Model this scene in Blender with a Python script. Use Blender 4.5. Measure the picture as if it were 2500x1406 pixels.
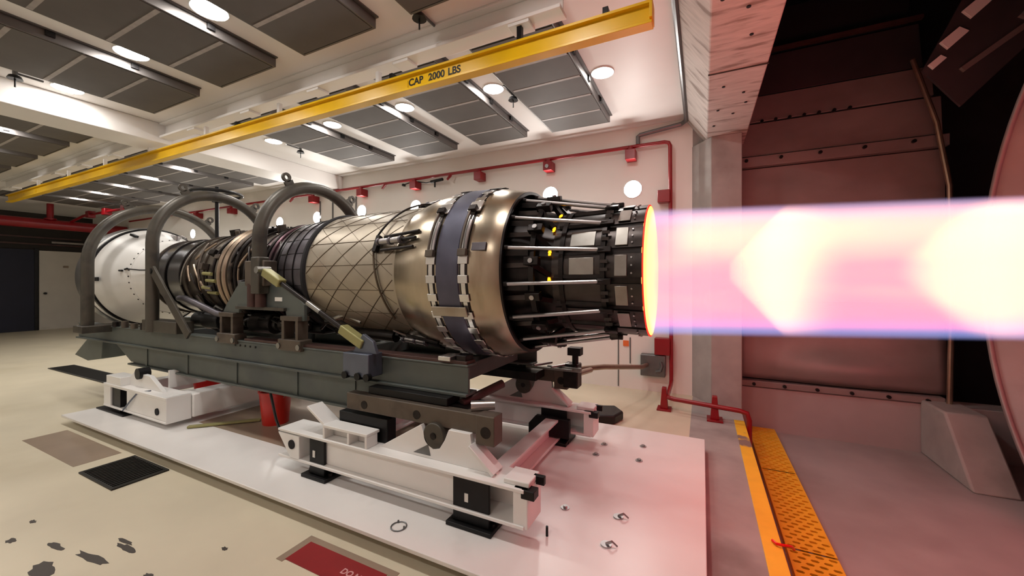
import bpy, math, random
from mathutils import Vector, Matrix
R = random.Random(7)
PI = math.pi
sc = bpy.context.scene
for o in list(bpy.data.objects): bpy.data.objects.remove(o)
col = sc.collection

# ------------------------------------------------------------------ camera, world, exposure
F = 950.0
TH = math.atan(465.0 / F)
cd = bpy.data.cameras.new('camera'); cam = bpy.data.objects.new('camera', cd); col.objects.link(cam)
cd.sensor_width = 36.0; cd.lens = 36.0 * F / 2500.0
cam.location = (0, 0, 1.55)
cam.rotation_euler = (PI / 2, 0, TH)
cd.shift_y = -(703.0 - 690.0) / 2500.0
cd.clip_start = 0.05; cd.clip_end = 200
sc.camera = cam
w = bpy.data.worlds.new('world'); sc.world = w; w.use_nodes = True
w.node_tree.nodes['Background'].inputs[0].default_value = (0.9, 0.93, 1.0, 1)
w.node_tree.nodes['Background'].inputs[1].default_value = 0.03
sc.view_settings.view_transform = 'Standard'; sc.view_settings.look = 'None'
sc.view_settings.gamma = 1.0; sc.view_settings.use_curve_mapping = False
sc.view_settings.exposure = 0.95
sc.cycles.max_bounces = 5; sc.cycles.diffuse_bounces = 4; sc.cycles.glossy_bounces = 3; sc.cycles.transmission_bounces = 2; sc.cycles.volume_bounces = 0
sc.cycles.volume_step_rate = 2.5; sc.cycles.volume_max_steps = 96; sc.cycles.sample_clamp_indirect = 6.0
LAMP = 60.0          # radiance of every round lamp in the hall

# ------------------------------------------------------------------ materials
MATS = {}
def lin(c):
    return tuple((x / 255 / 12.92) if x / 255 <= 0.04045 else ((x / 255 + 0.055) / 1.055) ** 2.4 for x in c) + (1,)
def mat(name, rgb, rough=0.5, metal=0.0, var=0.12, scale=6.0, bump=0.0, second=None, amount=0.5, stretch=(1, 1, 1), coat=0.0, detail=6.0, sharp=0.12):
    """painted / metal surface: base colour, soft value variation, an optional second colour in patches, fine relief"""
    if name in MATS: return MATS[name]
    m = bpy.data.materials.new(name); m.use_nodes = True; nt = m.node_tree; n = nt.nodes; l = nt.links
    b = n['Principled BSDF']; b.inputs['Roughness'].default_value = rough; b.inputs['Metallic'].default_value = metal
    b.inputs['Coat Weight'].default_value = coat
    tc = n.new('ShaderNodeTexCoord'); mp = n.new('ShaderNodeMapping'); mp.inputs['Scale'].default_value = stretch
    l.new(tc.outputs['Object'], mp.inputs['Vector'])
    nz = n.new('ShaderNodeTexNoise'); nz.inputs['Scale'].default_value = scale; nz.inputs['Detail'].default_value = detail
    l.new(mp.outputs[0], nz.inputs['Vector'])
    c = lin(rgb); lo = tuple(x * (1 - var) for x in c[:3]) + (1,); hi = tuple(min(1, x * (1 + var)) for x in c[:3]) + (1,)
    cr = n.new('ShaderNodeValToRGB'); cr.color_ramp.elements[0].position = 0.3; cr.color_ramp.elements[1].position = 0.7
    cr.color_ramp.elements[0].color = lo; cr.color_ramp.elements[1].color = hi
    l.new(nz.outputs['Fac'], cr.inputs[0]); out = cr.outputs[0]
    if second:
        n2 = n.new('ShaderNodeTexNoise'); n2.inputs['Scale'].default_value = scale * 0.45; n2.inputs['Detail'].default_value = 9
        l.new(mp.outputs[0], n2.inputs['Vector'])
        r2 = n.new('ShaderNodeValToRGB'); r2.color_ramp.elements[0].position = amount; r2.color_ramp.elements[1].position = amount + sharp
        l.new(n2.outputs['Fac'], r2.inputs[0])
        mx = n.new('ShaderNodeMix'); mx.data_type = 'RGBA'
        l.new(r2.outputs[0], mx.inputs[0]); l.new(out, mx.inputs[6]); mx.inputs[7].default_value = lin(second); out = mx.outputs[2]
    l.new(out, b.inputs['Base Color'])
    if bump:
        bp = n.new('ShaderNodeBump'); bp.inputs['Strength'].default_value = bump; bp.inputs['Distance'].default_value = 0.01
        l.new(nz.outputs['Fac'], bp.inputs['Height']); l.new(bp.outputs[0], b.inputs['Normal'])
    MATS[name] = m; return m
def glow(name, rgb, strength):
    m = bpy.data.materials.new(name); m.use_nodes = True; n = m.node_tree.nodes
    b = n['Principled BSDF']; b.inputs['Base Color'].default_value = lin(rgb)
    b.inputs['Emission Color'].default_value = lin(rgb); b.inputs['Emission Strength'].default_value = strength
    MATS[name] = m; return m

M_wall = mat('white_wall_paint', (226, 222, 216), 0.55, var=0.03, scale=1.2)
M_ceil = mat('white_ceiling_paint', (230, 227, 224), 0.5, var=0.03, scale=1.5)
M_floor = mat('beige_floor_paint', (212, 202, 178), 0.42, var=0.06, scale=1.6, second=(190, 178, 150), amount=0.56, sharp=0.25)
M_plate = mat('white_plate_paint', (232, 229, 226), 0.32, var=0.03, scale=3, second=(206, 200, 194), amount=0.6, sharp=0.2)
M_conc = mat('bare_concrete', (160, 154, 150), 0.8, var=0.12, scale=3.5, bump=0.2, second=(126, 118, 114), amount=0.55, sharp=0.2)
M_concs = mat('board_marked_concrete', (184, 174, 168), 0.85, var=0.12, scale=5, bump=0.3, second=(136, 122, 114), amount=0.54, stretch=(1, 5, 1))
M_pit = mat('worn_pit_concrete', (164, 156, 154), 0.6, var=0.1, scale=1.7, second=(136, 124, 120), amount=0.5, sharp=0.3)
M_steel = mat('scorched_steel_plate', (142, 130, 127), 0.5, 0.3, var=0.14, scale=1.6, second=(112, 99, 96), amount=0.52, sharp=0.3, stretch=(1, 1, 1.6))
M_dsteel = mat('dark_steel_plate', (62, 55, 58), 0.7, 0.2, var=0.25, scale=1.5)  # dark steel; on the upper bay plates the tone imitates light falloff
M_black = mat('matt_black', (22, 20, 24), 0.85, var=0.2, scale=2)
M_yel = mat('yellow_beam_enamel', (224, 178, 10), 0.35, var=0.05, scale=4)
M_yeld = mat('yellow_beam_chipped', (224, 178, 10), 0.4, var=0.06, scale=9, second=(90, 74, 20), amount=0.68, sharp=0.03)
M_ykerb = mat('yellow_kerb_paint', (242, 190, 48), 0.55, var=0.06, scale=7, second=(138, 118, 108), amount=0.63, sharp=0.04)
M_ygrate = mat('yellow_grating_paint', (240, 180, 40), 0.5, var=0.06, scale=8)
M_red = mat('red_pipe_enamel', (134, 8, 20), 0.35, var=0.08, scale=5)
M_bucket = mat('red_bucket_plastic', (190, 34, 22), 0.35, var=0.06, scale=5)
M_bucket2 = mat('bright_red_bucket_plastic', (245, 12, 8), 0.3, var=0.04, scale=5)
M_panel = mat('grey_acoustic_mesh', (92, 88, 85), 0.7, 0.1, var=0.1, scale=2.5)
M_panels = mat('acoustic_panel_tray', (100, 96, 94), 0.42, 0.55, var=0.08, scale=3)
M_batten = mat('pale_batten', (158, 152, 148), 0.6, var=0.12, scale=12)
M_lamp = glow('lamp_lens', (255, 250, 244), LAMP)
M_rim = mat('lamp_rim_white', (225, 224, 222), 0.4, var=0.02)
M_dark = mat('black_steel', (30, 29, 30), 0.42, 0.6, var=0.2, scale=9)
M_dmach = mat('oily_dark_machinery', (40, 35, 34), 0.36, 0.7, var=0.35, scale=14)
M_brown = mat('brown_steel_casting', (92, 82, 72), 0.5, 0.35, var=0.15, scale=8, second=(70, 60, 54), amount=0.55)
M_hoop = mat('olive_grey_tube', (74, 69, 61), 0.42, 0.3, var=0.12, scale=9, second=(58, 54, 50), amount=0.55)
M_rail = mat('grey_green_rail_paint', (86, 92, 88), 0.45, 0.15, var=0.1, scale=4, second=(66, 72, 76), amount=0.52, sharp=0.25)
M_rust = mat('rust_brown_cap', (74, 50, 46), 0.5, 0.3, var=0.2, scale=7)
M_white = mat('white_stand_enamel', (236, 234, 231), 0.35, var=0.02, scale=4)
M_tan = mat('tan_titanium_skin', (168, 158, 143), 0.42, 0.8, var=0.08, scale=5, second=(140, 120, 100), amount=0.55, sharp=0.3)
M_ring = mat('polished_bronze_skin', (176, 162, 142), 0.27, 0.95, var=0.07, scale=6, second=(138, 118, 98), amount=0.56, sharp=0.3, stretch=(3, 1, 1))
M_rib = mat('dark_lattice_rib', (92, 80, 66), 0.45, 0.7, var=0.1)
M_belt = mat('slate_blue_belt', (82, 82, 98), 0.45, 0.5, var=0.12, scale=8)
M_bright = mat('bright_strap_steel', (205, 203, 200), 0.26, 0.9, var=0.06, scale=12)
M_turb = mat('slate_turbine_case', (104, 100, 106), 0.42, 0.75, var=0.16, scale=6, second=(78, 74, 84), amount=0.52)
M_purple = mat('heat_tinted_titanium', (118, 92, 100), 0.38, 0.75, var=0.25, scale=12, second=(88, 74, 76), amount=0.5)
M_comb = mat('brown_combustor_case', (92, 82, 74), 0.45, 0.7, var=0.28, scale=11, second=(58, 52, 48), amount=0.5)
M_comp = mat('grey_brown_compressor_case', (112, 104, 94), 0.4, 0.7, var=0.15, scale=8, second=(84, 76, 68), amount=0.54)
M_fan = mat('polished_fan_case', (138, 138, 142), 0.22, 1.0, var=0.05, scale=4)
M_bell = mat('white_bellmouth_paint', (228, 227, 224), 0.4, var=0.03, scale=3, second=(206, 204, 200), amount=0.58, sharp=0.2)
M_pipe = mat('tan_bleed_pipe', (160, 142, 124), 0.33, 0.8, var=0.12, scale=10)
M_spipe = mat('silver_tube', (150, 148, 144), 0.3, 0.9, var=0.1, scale=12)
M_rod = mat('grey_actuator_rod', (168, 164, 164), 0.32, 0.9, var=0.08, scale=10)
M_flap = mat('dark_nozzle_flap', (70, 64, 62), 0.38, 0.85, var=0.2, scale=9, second=(48, 44, 44), amount=0.55)
M_flaps = mat('worn_bright_flap', (150, 146, 140), 0.34, 0.9, var=0.14, scale=10)
M_olive = mat('olive_strut_block', (150, 146, 96), 0.4, 0.25, var=0.08, scale=12)
M_blue = mat('grey_blue_bracket', (96, 102, 116), 0.35, 0.5, var=0.08, scale=6)
M_amber = mat('amber_fitting', (150, 96, 24), 0.4, 0.4, var=0.2, scale=12)
M_label = mat('white_sticker', (228, 226, 220), 0.5, var=0.02)
M_cond = mat('grey_conduit', (112, 112, 112), 0.35, 0.7, var=0.12, scale=8)
M_grate = mat('black_grating', (34, 32, 28), 0.5, 0.3, var=0.15, scale=10)
M_mat = mat('red_floor_panel', (140, 24, 30), 0.4, var=0.1, scale=4, second=(116, 16, 22), amount=0.55)
M_patch = mat('brown_floor_patch', (152, 134, 116), 0.3, var=0.08, scale=3, second=(128, 110, 94), amount=0.5, sharp=0.3)
M_stain = mat('bare_dark_spot', (62, 54, 48), 0.5, var=0.1, scale=8)
M_navy = mat('navy_door_curtain', (22, 26, 48), 0.6, var=0.15, scale=2)
M_door = mat('off_white_door', (206, 202, 194), 0.5, var=0.04, scale=2.5, second=(180, 174, 164), amount=0.62)
M_dwall = mat('dark_brown_end_wall', (40, 34, 30), 0.7, var=0.2, scale=2)
M_hot = glow('glowing_nozzle_liner', (255, 222, 120), 0.62)
M_hotrim = glow('red_hot_rim', (255, 50, 20), 0.35)
M_hotgap = glow('orange_hot_gap', (255, 168, 30), 1.2)
M_letter = mat('black_stencil', (24, 22, 14), 0.6, var=0.05)
M_ltr2 = mat('pale_stencil', (206, 150, 150), 0.6, var=0.05)
M_orange = mat('orange_tag', (226, 110, 50), 0.5, var=0.05)
M_hose = mat('black_rubber', (26, 25, 26), 0.5, var=0.1)

# ------------------------------------------------------------------ mesh builder
V = Vector
def wl(o):
    p = V((0, 0, 0))
    while o is not None: p = p + o.location; o = o.parent
    return p
class MB:
    def __init__(s): s.v = []; s.f = []
    def add(s, vs, fs):
        k = len(s.v); s.v += [V(x) for x in vs]; s.f += [tuple(i + k for i in f) for f in fs]; return s
    def box(s, x0, x1, y0, y1, z0, z1):
        return s.add([(x0, y0, z0), (x1, y0, z0), (x1, y1, z0), (x0, y1, z0), (x0, y0, z1), (x1, y0, z1), (x1, y1, z1), (x0, y1, z1)],
                     [(0, 3, 2, 1), (4, 5, 6, 7), (0, 1, 5, 4), (1, 2, 6, 5), (2, 3, 7, 6), (3, 0, 4, 7)])
    def obox(s, c, ax, hs):
        c = V(c); a, b, d = [V(q).normalized() * h for q, h in zip(ax, hs)]
        vs = [c - a - b - d, c + a - b - d, c + a + b - d, c - a + b - d, c - a - b + d, c + a - b + d, c + a + b + d, c - a + b + d]
        return s.add(vs, [(0, 3, 2, 1), (4, 5, 6, 7), (0, 1, 5, 4), (1, 2, 6, 5), (2, 3, 7, 6), (3, 0, 4, 7)])
    def bar(s, p0, p1, wd, ht, up=(0, 0, 1)):
        p0, p1 = V(p0), V(p1); d = (p1 - p0); u = V(up)
        if abs(d.normalized().dot(u)) > 0.99: u = V((0, 1, 0))
        sd = d.cross(u).normalized(); u2 = sd.cross(d).normalized()
        return s.obox((p0 + p1) / 2, (d, sd, u2), (d.length / 2, wd / 2, ht / 2))
    def cyl(s, p0, p1, r, n=16, r2=None):
        return s.tube([p0, p1], [r, r if r2 is None else r2], n)
    def tube(s, path, r, n=10, closed=False, caps=True):
        P = [V(p) for p in path]; m = len(P); rr = r if isinstance(r, (list, tuple)) else [r] * m
        k = len(s.v); nrm = None
        for i, p in enumerate(P):
            if closed: t = P[(i + 1) % m] - P[i - 1]
            else: t = P[min(i + 1, m - 1)] - P[max(i - 1, 0)]
            t.normalize()
            if nrm is None:
                a = V((0, 0, 1)) if abs(t.z) < 0.9 else V((1, 0, 0)); nrm = (a - t * a.dot(t)).normalized()
            else: nrm = (nrm - t * nrm.dot(t)).normalized()
            bn = t.cross(nrm)
            for j in range(n):
                a = 2 * PI * j / n; s.v.append(p + (nrm * math.cos(a) + bn * math.sin(a)) * rr[i])
        for i in range(m if closed else m - 1):
            for j in range(n):
                a, b = i, (i + 1) % m
                s.f.append((k + a * n + j, k + a * n + (j + 1) % n, k + b * n + (j + 1) % n, k + b * n + j))
        if caps and not closed:
            s.f.append(tuple(k + j for j in reversed(range(n)))); s.f.append(tuple(k + (m - 1) * n + j for j in range(n)))
        return s
    def lathe(s, prof, yc, zc, n=72, closed=False):
        """profile (x, r) turned about the line y=yc, z=zc"""
        k = len(s.v); m = len(prof)
        for x, r in prof:
            for j in range(n):
                a = 2 * PI * j / n; s.v.append(V((x, yc - r * math.cos(a), zc + r * math.sin(a))))
        for i in range(m if closed else m - 1):
            for j in range(n):
                a, b = i, (i + 1) % m
                s.f.append((k + a * n + j, k + a * n + (j + 1) % n, k + b * n + (j + 1) % n, k + b * n + j))
        return s
    def prism(s, poly, ext):
        ext = V(ext); k = len(s.v); m = len(poly)
        s.v += [V(p) for p in poly] + [V(p) + ext for p in poly]
        s.f.append(tuple(k + i for i in range(m))); s.f.append(tuple(k + m + i for i in reversed(range(m))))
        for i in range(m):
            j = (i + 1) % m; s.f.append((k + i, k + m + i, k + m + j, k + j))
        return s
    def mesh(s, name, m, org, smooth):
        me = bpy.data.meshes.new(name); me.from_pydata([tuple(x - org) for x in s.v], [], s.f); me.update()
        import bmesh
        b = bmesh.new(); b.from_mesh(me); bmesh.ops.recalc_face_normals(b, faces=b.faces); b.to_mesh(me); b.free()
        me.materials.append(m)
        if smooth:
            me.polygons.foreach_set('use_smooth', [True] * len(me.polygons)); me.set_sharp_from_angle(angle=math.radians(smooth))
        return me
    def build(s, name, m, parent=None, bevel=0.0, smooth=35, org=None):
        if org is None:
            if parent is not None: org = wl(parent)
            else:
                lo = [min(p[i] for p in s.v) for i in range(3)]; hi = [max(p[i] for p in s.v) for i in range(3)]
                org = V(((lo[0] + hi[0]) / 2, (lo[1] + hi[1]) / 2, lo[2]))
        org = V(org)
        o = bpy.data.objects.new(name, s.mesh(name, m, org, smooth)); col.objects.link(o)
        o.parent = parent; o.location = org - (wl(parent) if parent is not None else V((0, 0, 0)))
        if bevel:
            b = o.modifiers.new('edge', 'BEVEL'); b.width = bevel; b.segments = 2; b.limit_method = 'ANGLE'; b.angle_limit = math.radians(40)
        return o
def thing(name, label, cat, loc, group=None):
    o = bpy.data.objects.new(name, None); col.objects.link(o); o.location = loc; o.empty_display_size = 0.1
    return tag(o, label, cat, group)
def tag(o, label, cat=None, group=None, kind=None):
    o['label'] = label
    if cat: o['category'] = cat
    if group: o['group'] = group
    if kind: o['kind'] = kind
    return o
def piece(src, parent, loc, rot=None, mat_=None, name=None):
    """another copy of a part (shared mesh)"""
    c = src.copy(); col.objects.link(c); c.parent = parent; c.location = V(loc) - (wl(parent) if parent is not None else V((0, 0, 0)))
    if rot is not None: c.rotation_euler = rot
    return c
def clone(root, delta, label=None):
    """copy of a thing with copies of its parts and sub-parts"""
    c = root.copy(); col.objects.link(c); c.location = root.location + V(delta)
    if label: c['label'] = label
    for ch in list(root.children):
        d = ch.copy(); col.objects.link(d); d.parent = c
        for g in list(ch.children):
            e = g.copy(); col.objects.link(e); e.parent = d
    return c
ORD = ['first', 'second', 'third', 'fourth', 'fifth', 'sixth', 'seventh', 'eighth', 'ninth', 'tenth', 'eleventh', 'twelfth']
def text(name, body, size, m, parent, mtx, depth=0.001):
    cu = bpy.data.curves.new(name, 'FONT'); cu.body = body; cu.size = size; cu.extrude = depth; cu.align_x = 'LEFT'; cu.offset = size * 0.03
    t = bpy.data.objects.new(name, cu); col.objects.link(t)
    dg = bpy.context.evaluated_depsgraph_get(); me = bpy.data.meshes.new_from_object(t.evaluated_get(dg))
    bpy.data.objects.remove(t); me.transform(mtx); me.transform(Matrix.Translation(-wl(parent)))
    me.materials.clear(); me.materials.append(m)
    o = bpy.data.objects.new(name, me); col.objects.link(o); o.parent = parent; return o

# ------------------------------------------------------------------ room shell
XE = -19.5; YB = 5.88; YN = -2.8; ZC = 3.81
o = MB().box(XE, -0.12, YN, YB, -0.15, 0).build('floor', M_floor, smooth=0)
tag(o, 'beige painted concrete floor of the test hall', 'floor', kind='structure'); FLOOR = o
o = MB().box(-0.12, 0.42, YN, YB, -0.5, 0).build('floor_apron', M_conc, smooth=0)
tag(o, 'bare grey concrete apron between the white plate and the pit', 'floor', kind='structure'); APRON = o
o = MB().box(0.42, 7.0, YN, 7.5, -0.56, -0.36).build('floor_pit', M_pit, smooth=0)
tag(o, 'worn concrete floor of the sunken exhaust bay', 'floor', kind='structure'); PIT = o
tag(MB().box(XE, -0.2, YN, YB, ZC, ZC + 0.2).build('ceiling', M_ceil, smooth=0), 'white painted ceiling slab over the test hall', 'ceiling', kind='structure')
WALLB = tag(MB().box(XE, -0.12, YB, YB + 0.25, -0.15, ZC + 0.2).build('wall_back', M_wall, smooth=0), 'long white painted wall behind the engine', 'wall', kind='structure')
tag(MB().box(XE, 7.0, YN - 0.2, YN, -0.56, 6.5).build('wall_front', M_wall, smooth=0), 'white painted wall facing the engine across the hall', 'wall', kind='structure')
WALLE = tag(MB().box(XE - 0.2, XE, YN, YB, -0.15, ZC + 0.2).build('wall_left', M_dwall, smooth=0), 'dark brown end wall at the far end of the hall', 'wall', kind='structure')

# end wall: navy curtain doorway, white door
MB().box(XE, XE + 0.06, 2.2, 4.55, 0, 2.62).build('navy_curtain', M_navy, WALLE, smooth=0)
MB().box(XE, XE + 0.08, 4.52, 4.6, 0, 2.66).build('door_post', M_dark, WALLE, smooth=0)
dr = thing('door_1', 'off-white flush door in the dark end wall', 'door', (XE + 0.05, 5.1, 0)); dr['kind'] = 'structure'
MB().box(XE, XE + 0.07, 4.62, 5.62, 0.0, 2.6).build('door_leaf', M_door, dr, bevel=0.006)
MB().cyl((XE + 0.07, 4.74, 1.2), (XE + 0.15, 4.74, 1.2), 0.035, 12).build('door_handle', M_dark, dr)
MB().box(XE + 0.07, XE + 0.09, 5.15, 5.27, 2.05, 2.12).build('stain', M_patch, dr)
for z, h in ((2.78, 0.05), (3.0, 0.05)):
    MB().box(XE, XE + 0.05, 2.2, 5.6, z, z + h).build('wall_rail', M_rust, WALLE, smooth=0)
MB().box(XE, XE + 0.06, 4.9, 5.7, 2.86, 2.92).build('wall_rail', M_batten, WALLE, smooth=0)

# deep white ceiling beam across the hall
tag(MB().box(-7.45, -6.9, YN, YB, 3.53, ZC).build('trim_1', M_ceil, bevel=0.01), 'deep white cross beam under the hall ceiling', 'beam', kind='structure')

# ------------------------------------------------------------------ exhaust bay shell
cb = MB().prism([(-0.127, YB, -0.05), (0.1, 5.56, -0.05), (0.44, 5.56, -0.05), (0.44, 6.1, -0.05), (-0.127, 6.1, -0.05)], (0, 0, 3.46))
COLM = tag(cb.build('concrete_column', M_conc, bevel=0.008, smooth=20), 'chamfered grey concrete column at the end of the white wall', 'column', kind='structure')
MB().box(-0.125, 0.3, 5.885, 6.09, 3.3, 4.1).build('infill_block', M_conc, COLM, smooth=0)
hb = MB().prism([(-0.24, YN, 3.83), (0.05, YN, 3.41), (0.5, YN, 3.41), (0.5, YN, 4.4), (-0.24, YN, 4.4)], (0, 6.1 - YN, 0))
HEAD = tag(hb.build('concrete_header', M_concs, bevel=0.01, smooth=20), 'board-marked concrete header beam above the pit edge', 'beam', kind='structure')
for y in (2.62, 3.9):
    MB().box(0.045, 0.505, y, y + 0.012, 3.402, 3.412).build('board_joint', M_stain, HEAD, smooth=0)
for (x, y) in ((0.12, 2.9), (0.33, 3.4), (0.18, 4.2), (0.36, 4.4), (0.15, 4.75), (0.3, 4.9), (0.4, 4.65), (0.12, 5.2), (0.28, 3.05)):
    MB().cyl((x, y, 3.412), (x, y, 3.403), 0.014, 8).build('bolt_hole', M_black, HEAD)
# rear wall of the bay : low concrete wall, steel plates, flange
BY = 5.95
WALLR = tag(MB().box(0.42, 4.5, BY, BY + 0.3, -0.5, 0.19).build('wall_right', M_pit, bevel=0.01), 'low concrete wall under the scorched steel plates', 'wall', kind='structure')
st = thing('wall_steel', 'scorched steel plate wall of the exhaust bay beyond the flame', 'wall', (1.5, BY + 0.1, 0.19)); st['kind'] = 'structure'
def plate(z0, z1, x1, y, tilt, m, name='steel_plate'):
    return MB().prism([(0.43, y, z0), (x1, y, z0), (x1, y + tilt, z1), (0.43, y + tilt, z1)], (0, 0.04, 0)).build(name, m, st, bevel=0.006, smooth=20)
# buckled lowest plate: a grid with a shallow dent
pb = MB(); NX, NZ = 24, 14
for i in range(NX + 1):
    for j in range(NZ + 1):
        u, v = i / NX, j / NZ; x = 0.43 + 2.02 * u; z = 0.3 + 1.0 * v
        b = 0.15 * math.exp(-((u - 0.55) / 0.33) ** 2) * math.exp(-((v - 0.18) / 0.2) ** 2)
        pb.v.append(V((x, BY + 0.06 - b + 0.05 * v, z)))
for i in range(NX):
    for j in range(NZ): k = i * (NZ + 1) + j; pb.f.append((k, k + NZ + 1, k + NZ + 2, k + 1))
o = pb.build('steel_plate', M_steel, st, smooth=60); so = o.modifiers.new('thick', 'SOLIDIFY'); so.thickness = 0.03
plate(1.31, 3.06, 2.45, BY + 0.11, 0.0, M_steel)
plate(3.22, 3.66, 2.42, BY + 0.09, 0.03, M_steel)
plate(3.68, 4.04, 2.36, BY + 0.12, 0.06, M_steel)
plate(4.06, 4.62, 2.3, BY + 0.2, 0.1, M_dsteel)  # darker plate: the fading of the flame light is put into its colour
plate(4.66, 5.3, 2.25, BY + 0.34, 0.1, M_black)  # near-black plate: the unlit top of the wall is painted in
MB().box(0.43, 2.45, BY + 0.02, BY + 0.14, 3.07, 3.2).build('flange', M_steel, st, bevel=0.006)
MB().box(0.43, 2.4, BY - 0.03, BY + 0.1, 0.2, 0.28).build('flange', M_steel, st, bevel=0.01)
MB().box(0.43, 2.3, BY + 0.18, BY + 0.24, 4.62, 4.66).build('flange', M_rust, st)
bolt = MB().cyl((0.52, BY + 0.02, 3.15), (0.52, BY - 0.015, 3.15), 0.02, 8).build('bolt', M_dark, st, org=(0.52, BY, 3.15))
for i, x in enumerate((0.9, 1.3, 1.72, 2.15)): piece(bolt, st, (x, BY, 3.15))
for i in range(8): piece(bolt, st, (0.55 + i * 0.15, BY + 0.07, 3.665))
for i in range(6): piece(bolt, st, (0.6 + i * 0.33, BY - 0.045, 0.24))
tag(MB().tube([(2.40, 5.86, 0.2), (2.42, 5.86, 1.5), (2.40, 5.86, 2.6), (2.3, 5.86, 3.3), (2.12, 5.9, 4.05)], 0.025, 10).build('corner_pipe', M_pipe),
    'slender rust-pale pipe running up the right end of the steel plate wall', 'pipe')
# dark back volume of the bay
tag(MB().box(0.42, 7.0, 7.3, 7.5, -0.4, 6.5).build('wall_bay_rear', M_dsteel, smooth=0), 'dark rear wall of the exhaust bay behind the steel plates', 'wall', kind='structure')
tag(MB().box(-0.24, 7.0, YN, 7.5, 6.5, 6.7).build('ceiling_bay', M_black, smooth=0), 'black roof of the exhaust stack', 'ceiling', kind='structure')
tag(MB().box(-0.24, 0.3, YN, 7.5, 4.4, 6.5).build('wall_stack', M_black, smooth=0), 'black stack wall above the concrete header', 'wall', kind='structure')
tag(MB().box(6.8, 7.0, YN, 7.5, -0.4, 6.5).build('wall_bay_end', M_dsteel, smooth=0), 'dark end wall behind the exhaust collector', 'wall', kind='structure')
# exhaust collector (cone the plume blows into)
ec = thing('exhaust_collector', 'huge round steel exhaust collector at the edge of the bay', 'duct', (3.6, 2.8, -0.36))
prof = [(2.35, 2.42), (2.40, 2.46), (2.46, 2.42), (4.4, 1.25), (6.6, 1.15)]
cm = MB(); n = 80; zc = 1.62
for x, r in prof:
    for j in range(n):
        a = 2 * PI * j / n; z = zc + r * math.sin(a) * 1.02
        cm.v.append(V((x, 2.8 - r * math.cos(a), max(z, -0.34))))
for i in range(len(prof) - 1):
    for j in range(n): cm.f.append((i * n + j, i * n + (j + 1) % n, (i + 1) * n + (j + 1) % n, (i + 1) * n + j))
o = cm.build('cone', M_steel, ec, smooth=40); so = o.modifiers.new('thick', 'SOLIDIFY'); so.thickness = 0.03
# slanted dark panel with three pale plates at the top right
lp = thing('louvre_panel', 'dark slanted steel panel with pale plates high in the exhaust bay', 'panel', (2.6, 5.6, 3.9))
q0, q1 = V((2.05, 5.42, 3.6)), V((2.9, 5.42, 4.9))
MB().prism([(2.02, 5.42, 3.72), (2.3, 5.42, 3.3), (3.3, 5.42, 4.4), (3.3, 5.42, 5.6), (2.7, 5.42, 5.2)], (0, 0.03, 0)).build('back_plate', M_dsteel, lp)
for (x, z, w_, h_) in ((2.12, 3.77, 0.13, 0.13), (2.24, 3.98, 0.2, 0.2), (2.41, 4.25, 0.22, 0.22)):
    MB().prism([(x - w_ * .5, 5.39, z - h_ * .1), (x - w_ * .2, 5.39, z - h_ * .5), (x + w_ * .55, 5.39, z + h_ * .2), (x + w_ * .2, 5.39, z + h_ * .5)], (0, 0.03, 0)).build('pale_plate', M_white, lp, bevel=0.003)
for z in (3.9, 4.3): MB().bar((2.3 + (z - 3.9), 5.4, z - .25), (3.3, 5.4, z + .5), 0.04, 0.05).build('angle_iron', M_steel, lp)
# low concrete kerb with sloped nose
kb = MB().prism([(2.2, 5.95, -0.36), (2.2, 5.0, -0.36), (2.2, 5.47, 0.24), (2.2, 5.95, 0.24)], (0.32, 0, 0))
tag(kb.build('concrete_kerb', M_conc, bevel=0.02, smooth=20), 'chipped concrete kerb with a sloping nose beside the exhaust collector', 'kerb', kind='structure')
MB().box(0.318, 0.421, YN, 5.05, -0.04, 0.004).build('painted_edge', M_ykerb, APRON, bevel=0.004)

# yellow perforated grating in the pit : three lengths
def grating(y0, y1, label):
    g = MB(); x0, x1 = 0.53, 0.82; z = -0.31; t = 0.02
    cw, ch = 0.0725, 0.05; nr = int((y1 - y0) / ch); ch = (y1 - y0) / nr
    for r in range(nr):
        ya, yb = y0 + r * ch, y0 + (r + 1) * ch
        off = cw / 2 if r % 2 else 0.0
        xs = x0
        cells = []
        if off: cells.append((x0, x0 + off, False)); xs = x0 + off
        while xs + cw <= x1 + 1e-6: cells.append((xs, xs + cw, True)); xs += cw
        if xs < x1 - 1e-6: cells.append((xs, x1, False))
        for a, b, hole in cells:
            if not hole: g.add([(a, ya, z), (b, ya, z), (b, yb, z), (a, yb, z)], [(0, 1, 2, 3)]); continue
            cx, cy = (a + b) / 2, (ya + yb) / 2; hx, hy = cw * 0.36, ch * 0.24
            ring = [(cx - hx, cy), (cx - hx * 0.6, cy - hy), (cx + hx * 0.6, cy - hy), (cx + hx, cy), (cx + hx * 0.6, cy + hy), (cx - hx * 0.6, cy + hy)]
            g.add([(a, ya, z), (b, ya, z), (b, yb, z), (a, yb, z)] + [(p[0], p[1], z) for p in ring] + [(p[0], p[1], z - t) for p in ring],
                  [(0, 1, 6, 5), (1, 7, 6), (1, 2, 7), (2, 8, 7), (2, 3, 9, 8), (3, 4, 9), (3, 0, 4), (0, 5, 4)] + [(4 + k, 4 + (k + 1) % 6, 10 + (k + 1) % 6, 10 + k) for k in range(6)])
    th = thing('pit_grating', label, 'grating', ((x0 + x1) / 2, (y0 + y1) / 2, -0.36), 'yellow gratings along the pit edge')
    g.build('perforated_top', M_ygrate, th, smooth=0)
    MB().box(x0, x0 + 0.012, y0, y1, -0.36, z - 0.001).box(x1 - 0.012, x1, y0, y1, -0.36, z - 0.001).build('side_flange', M_ygrate, th, smooth=0)
    return th
grating(4.62, 5.9, 'yellow perforated grating length at the far end beside the low concrete wall')
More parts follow.
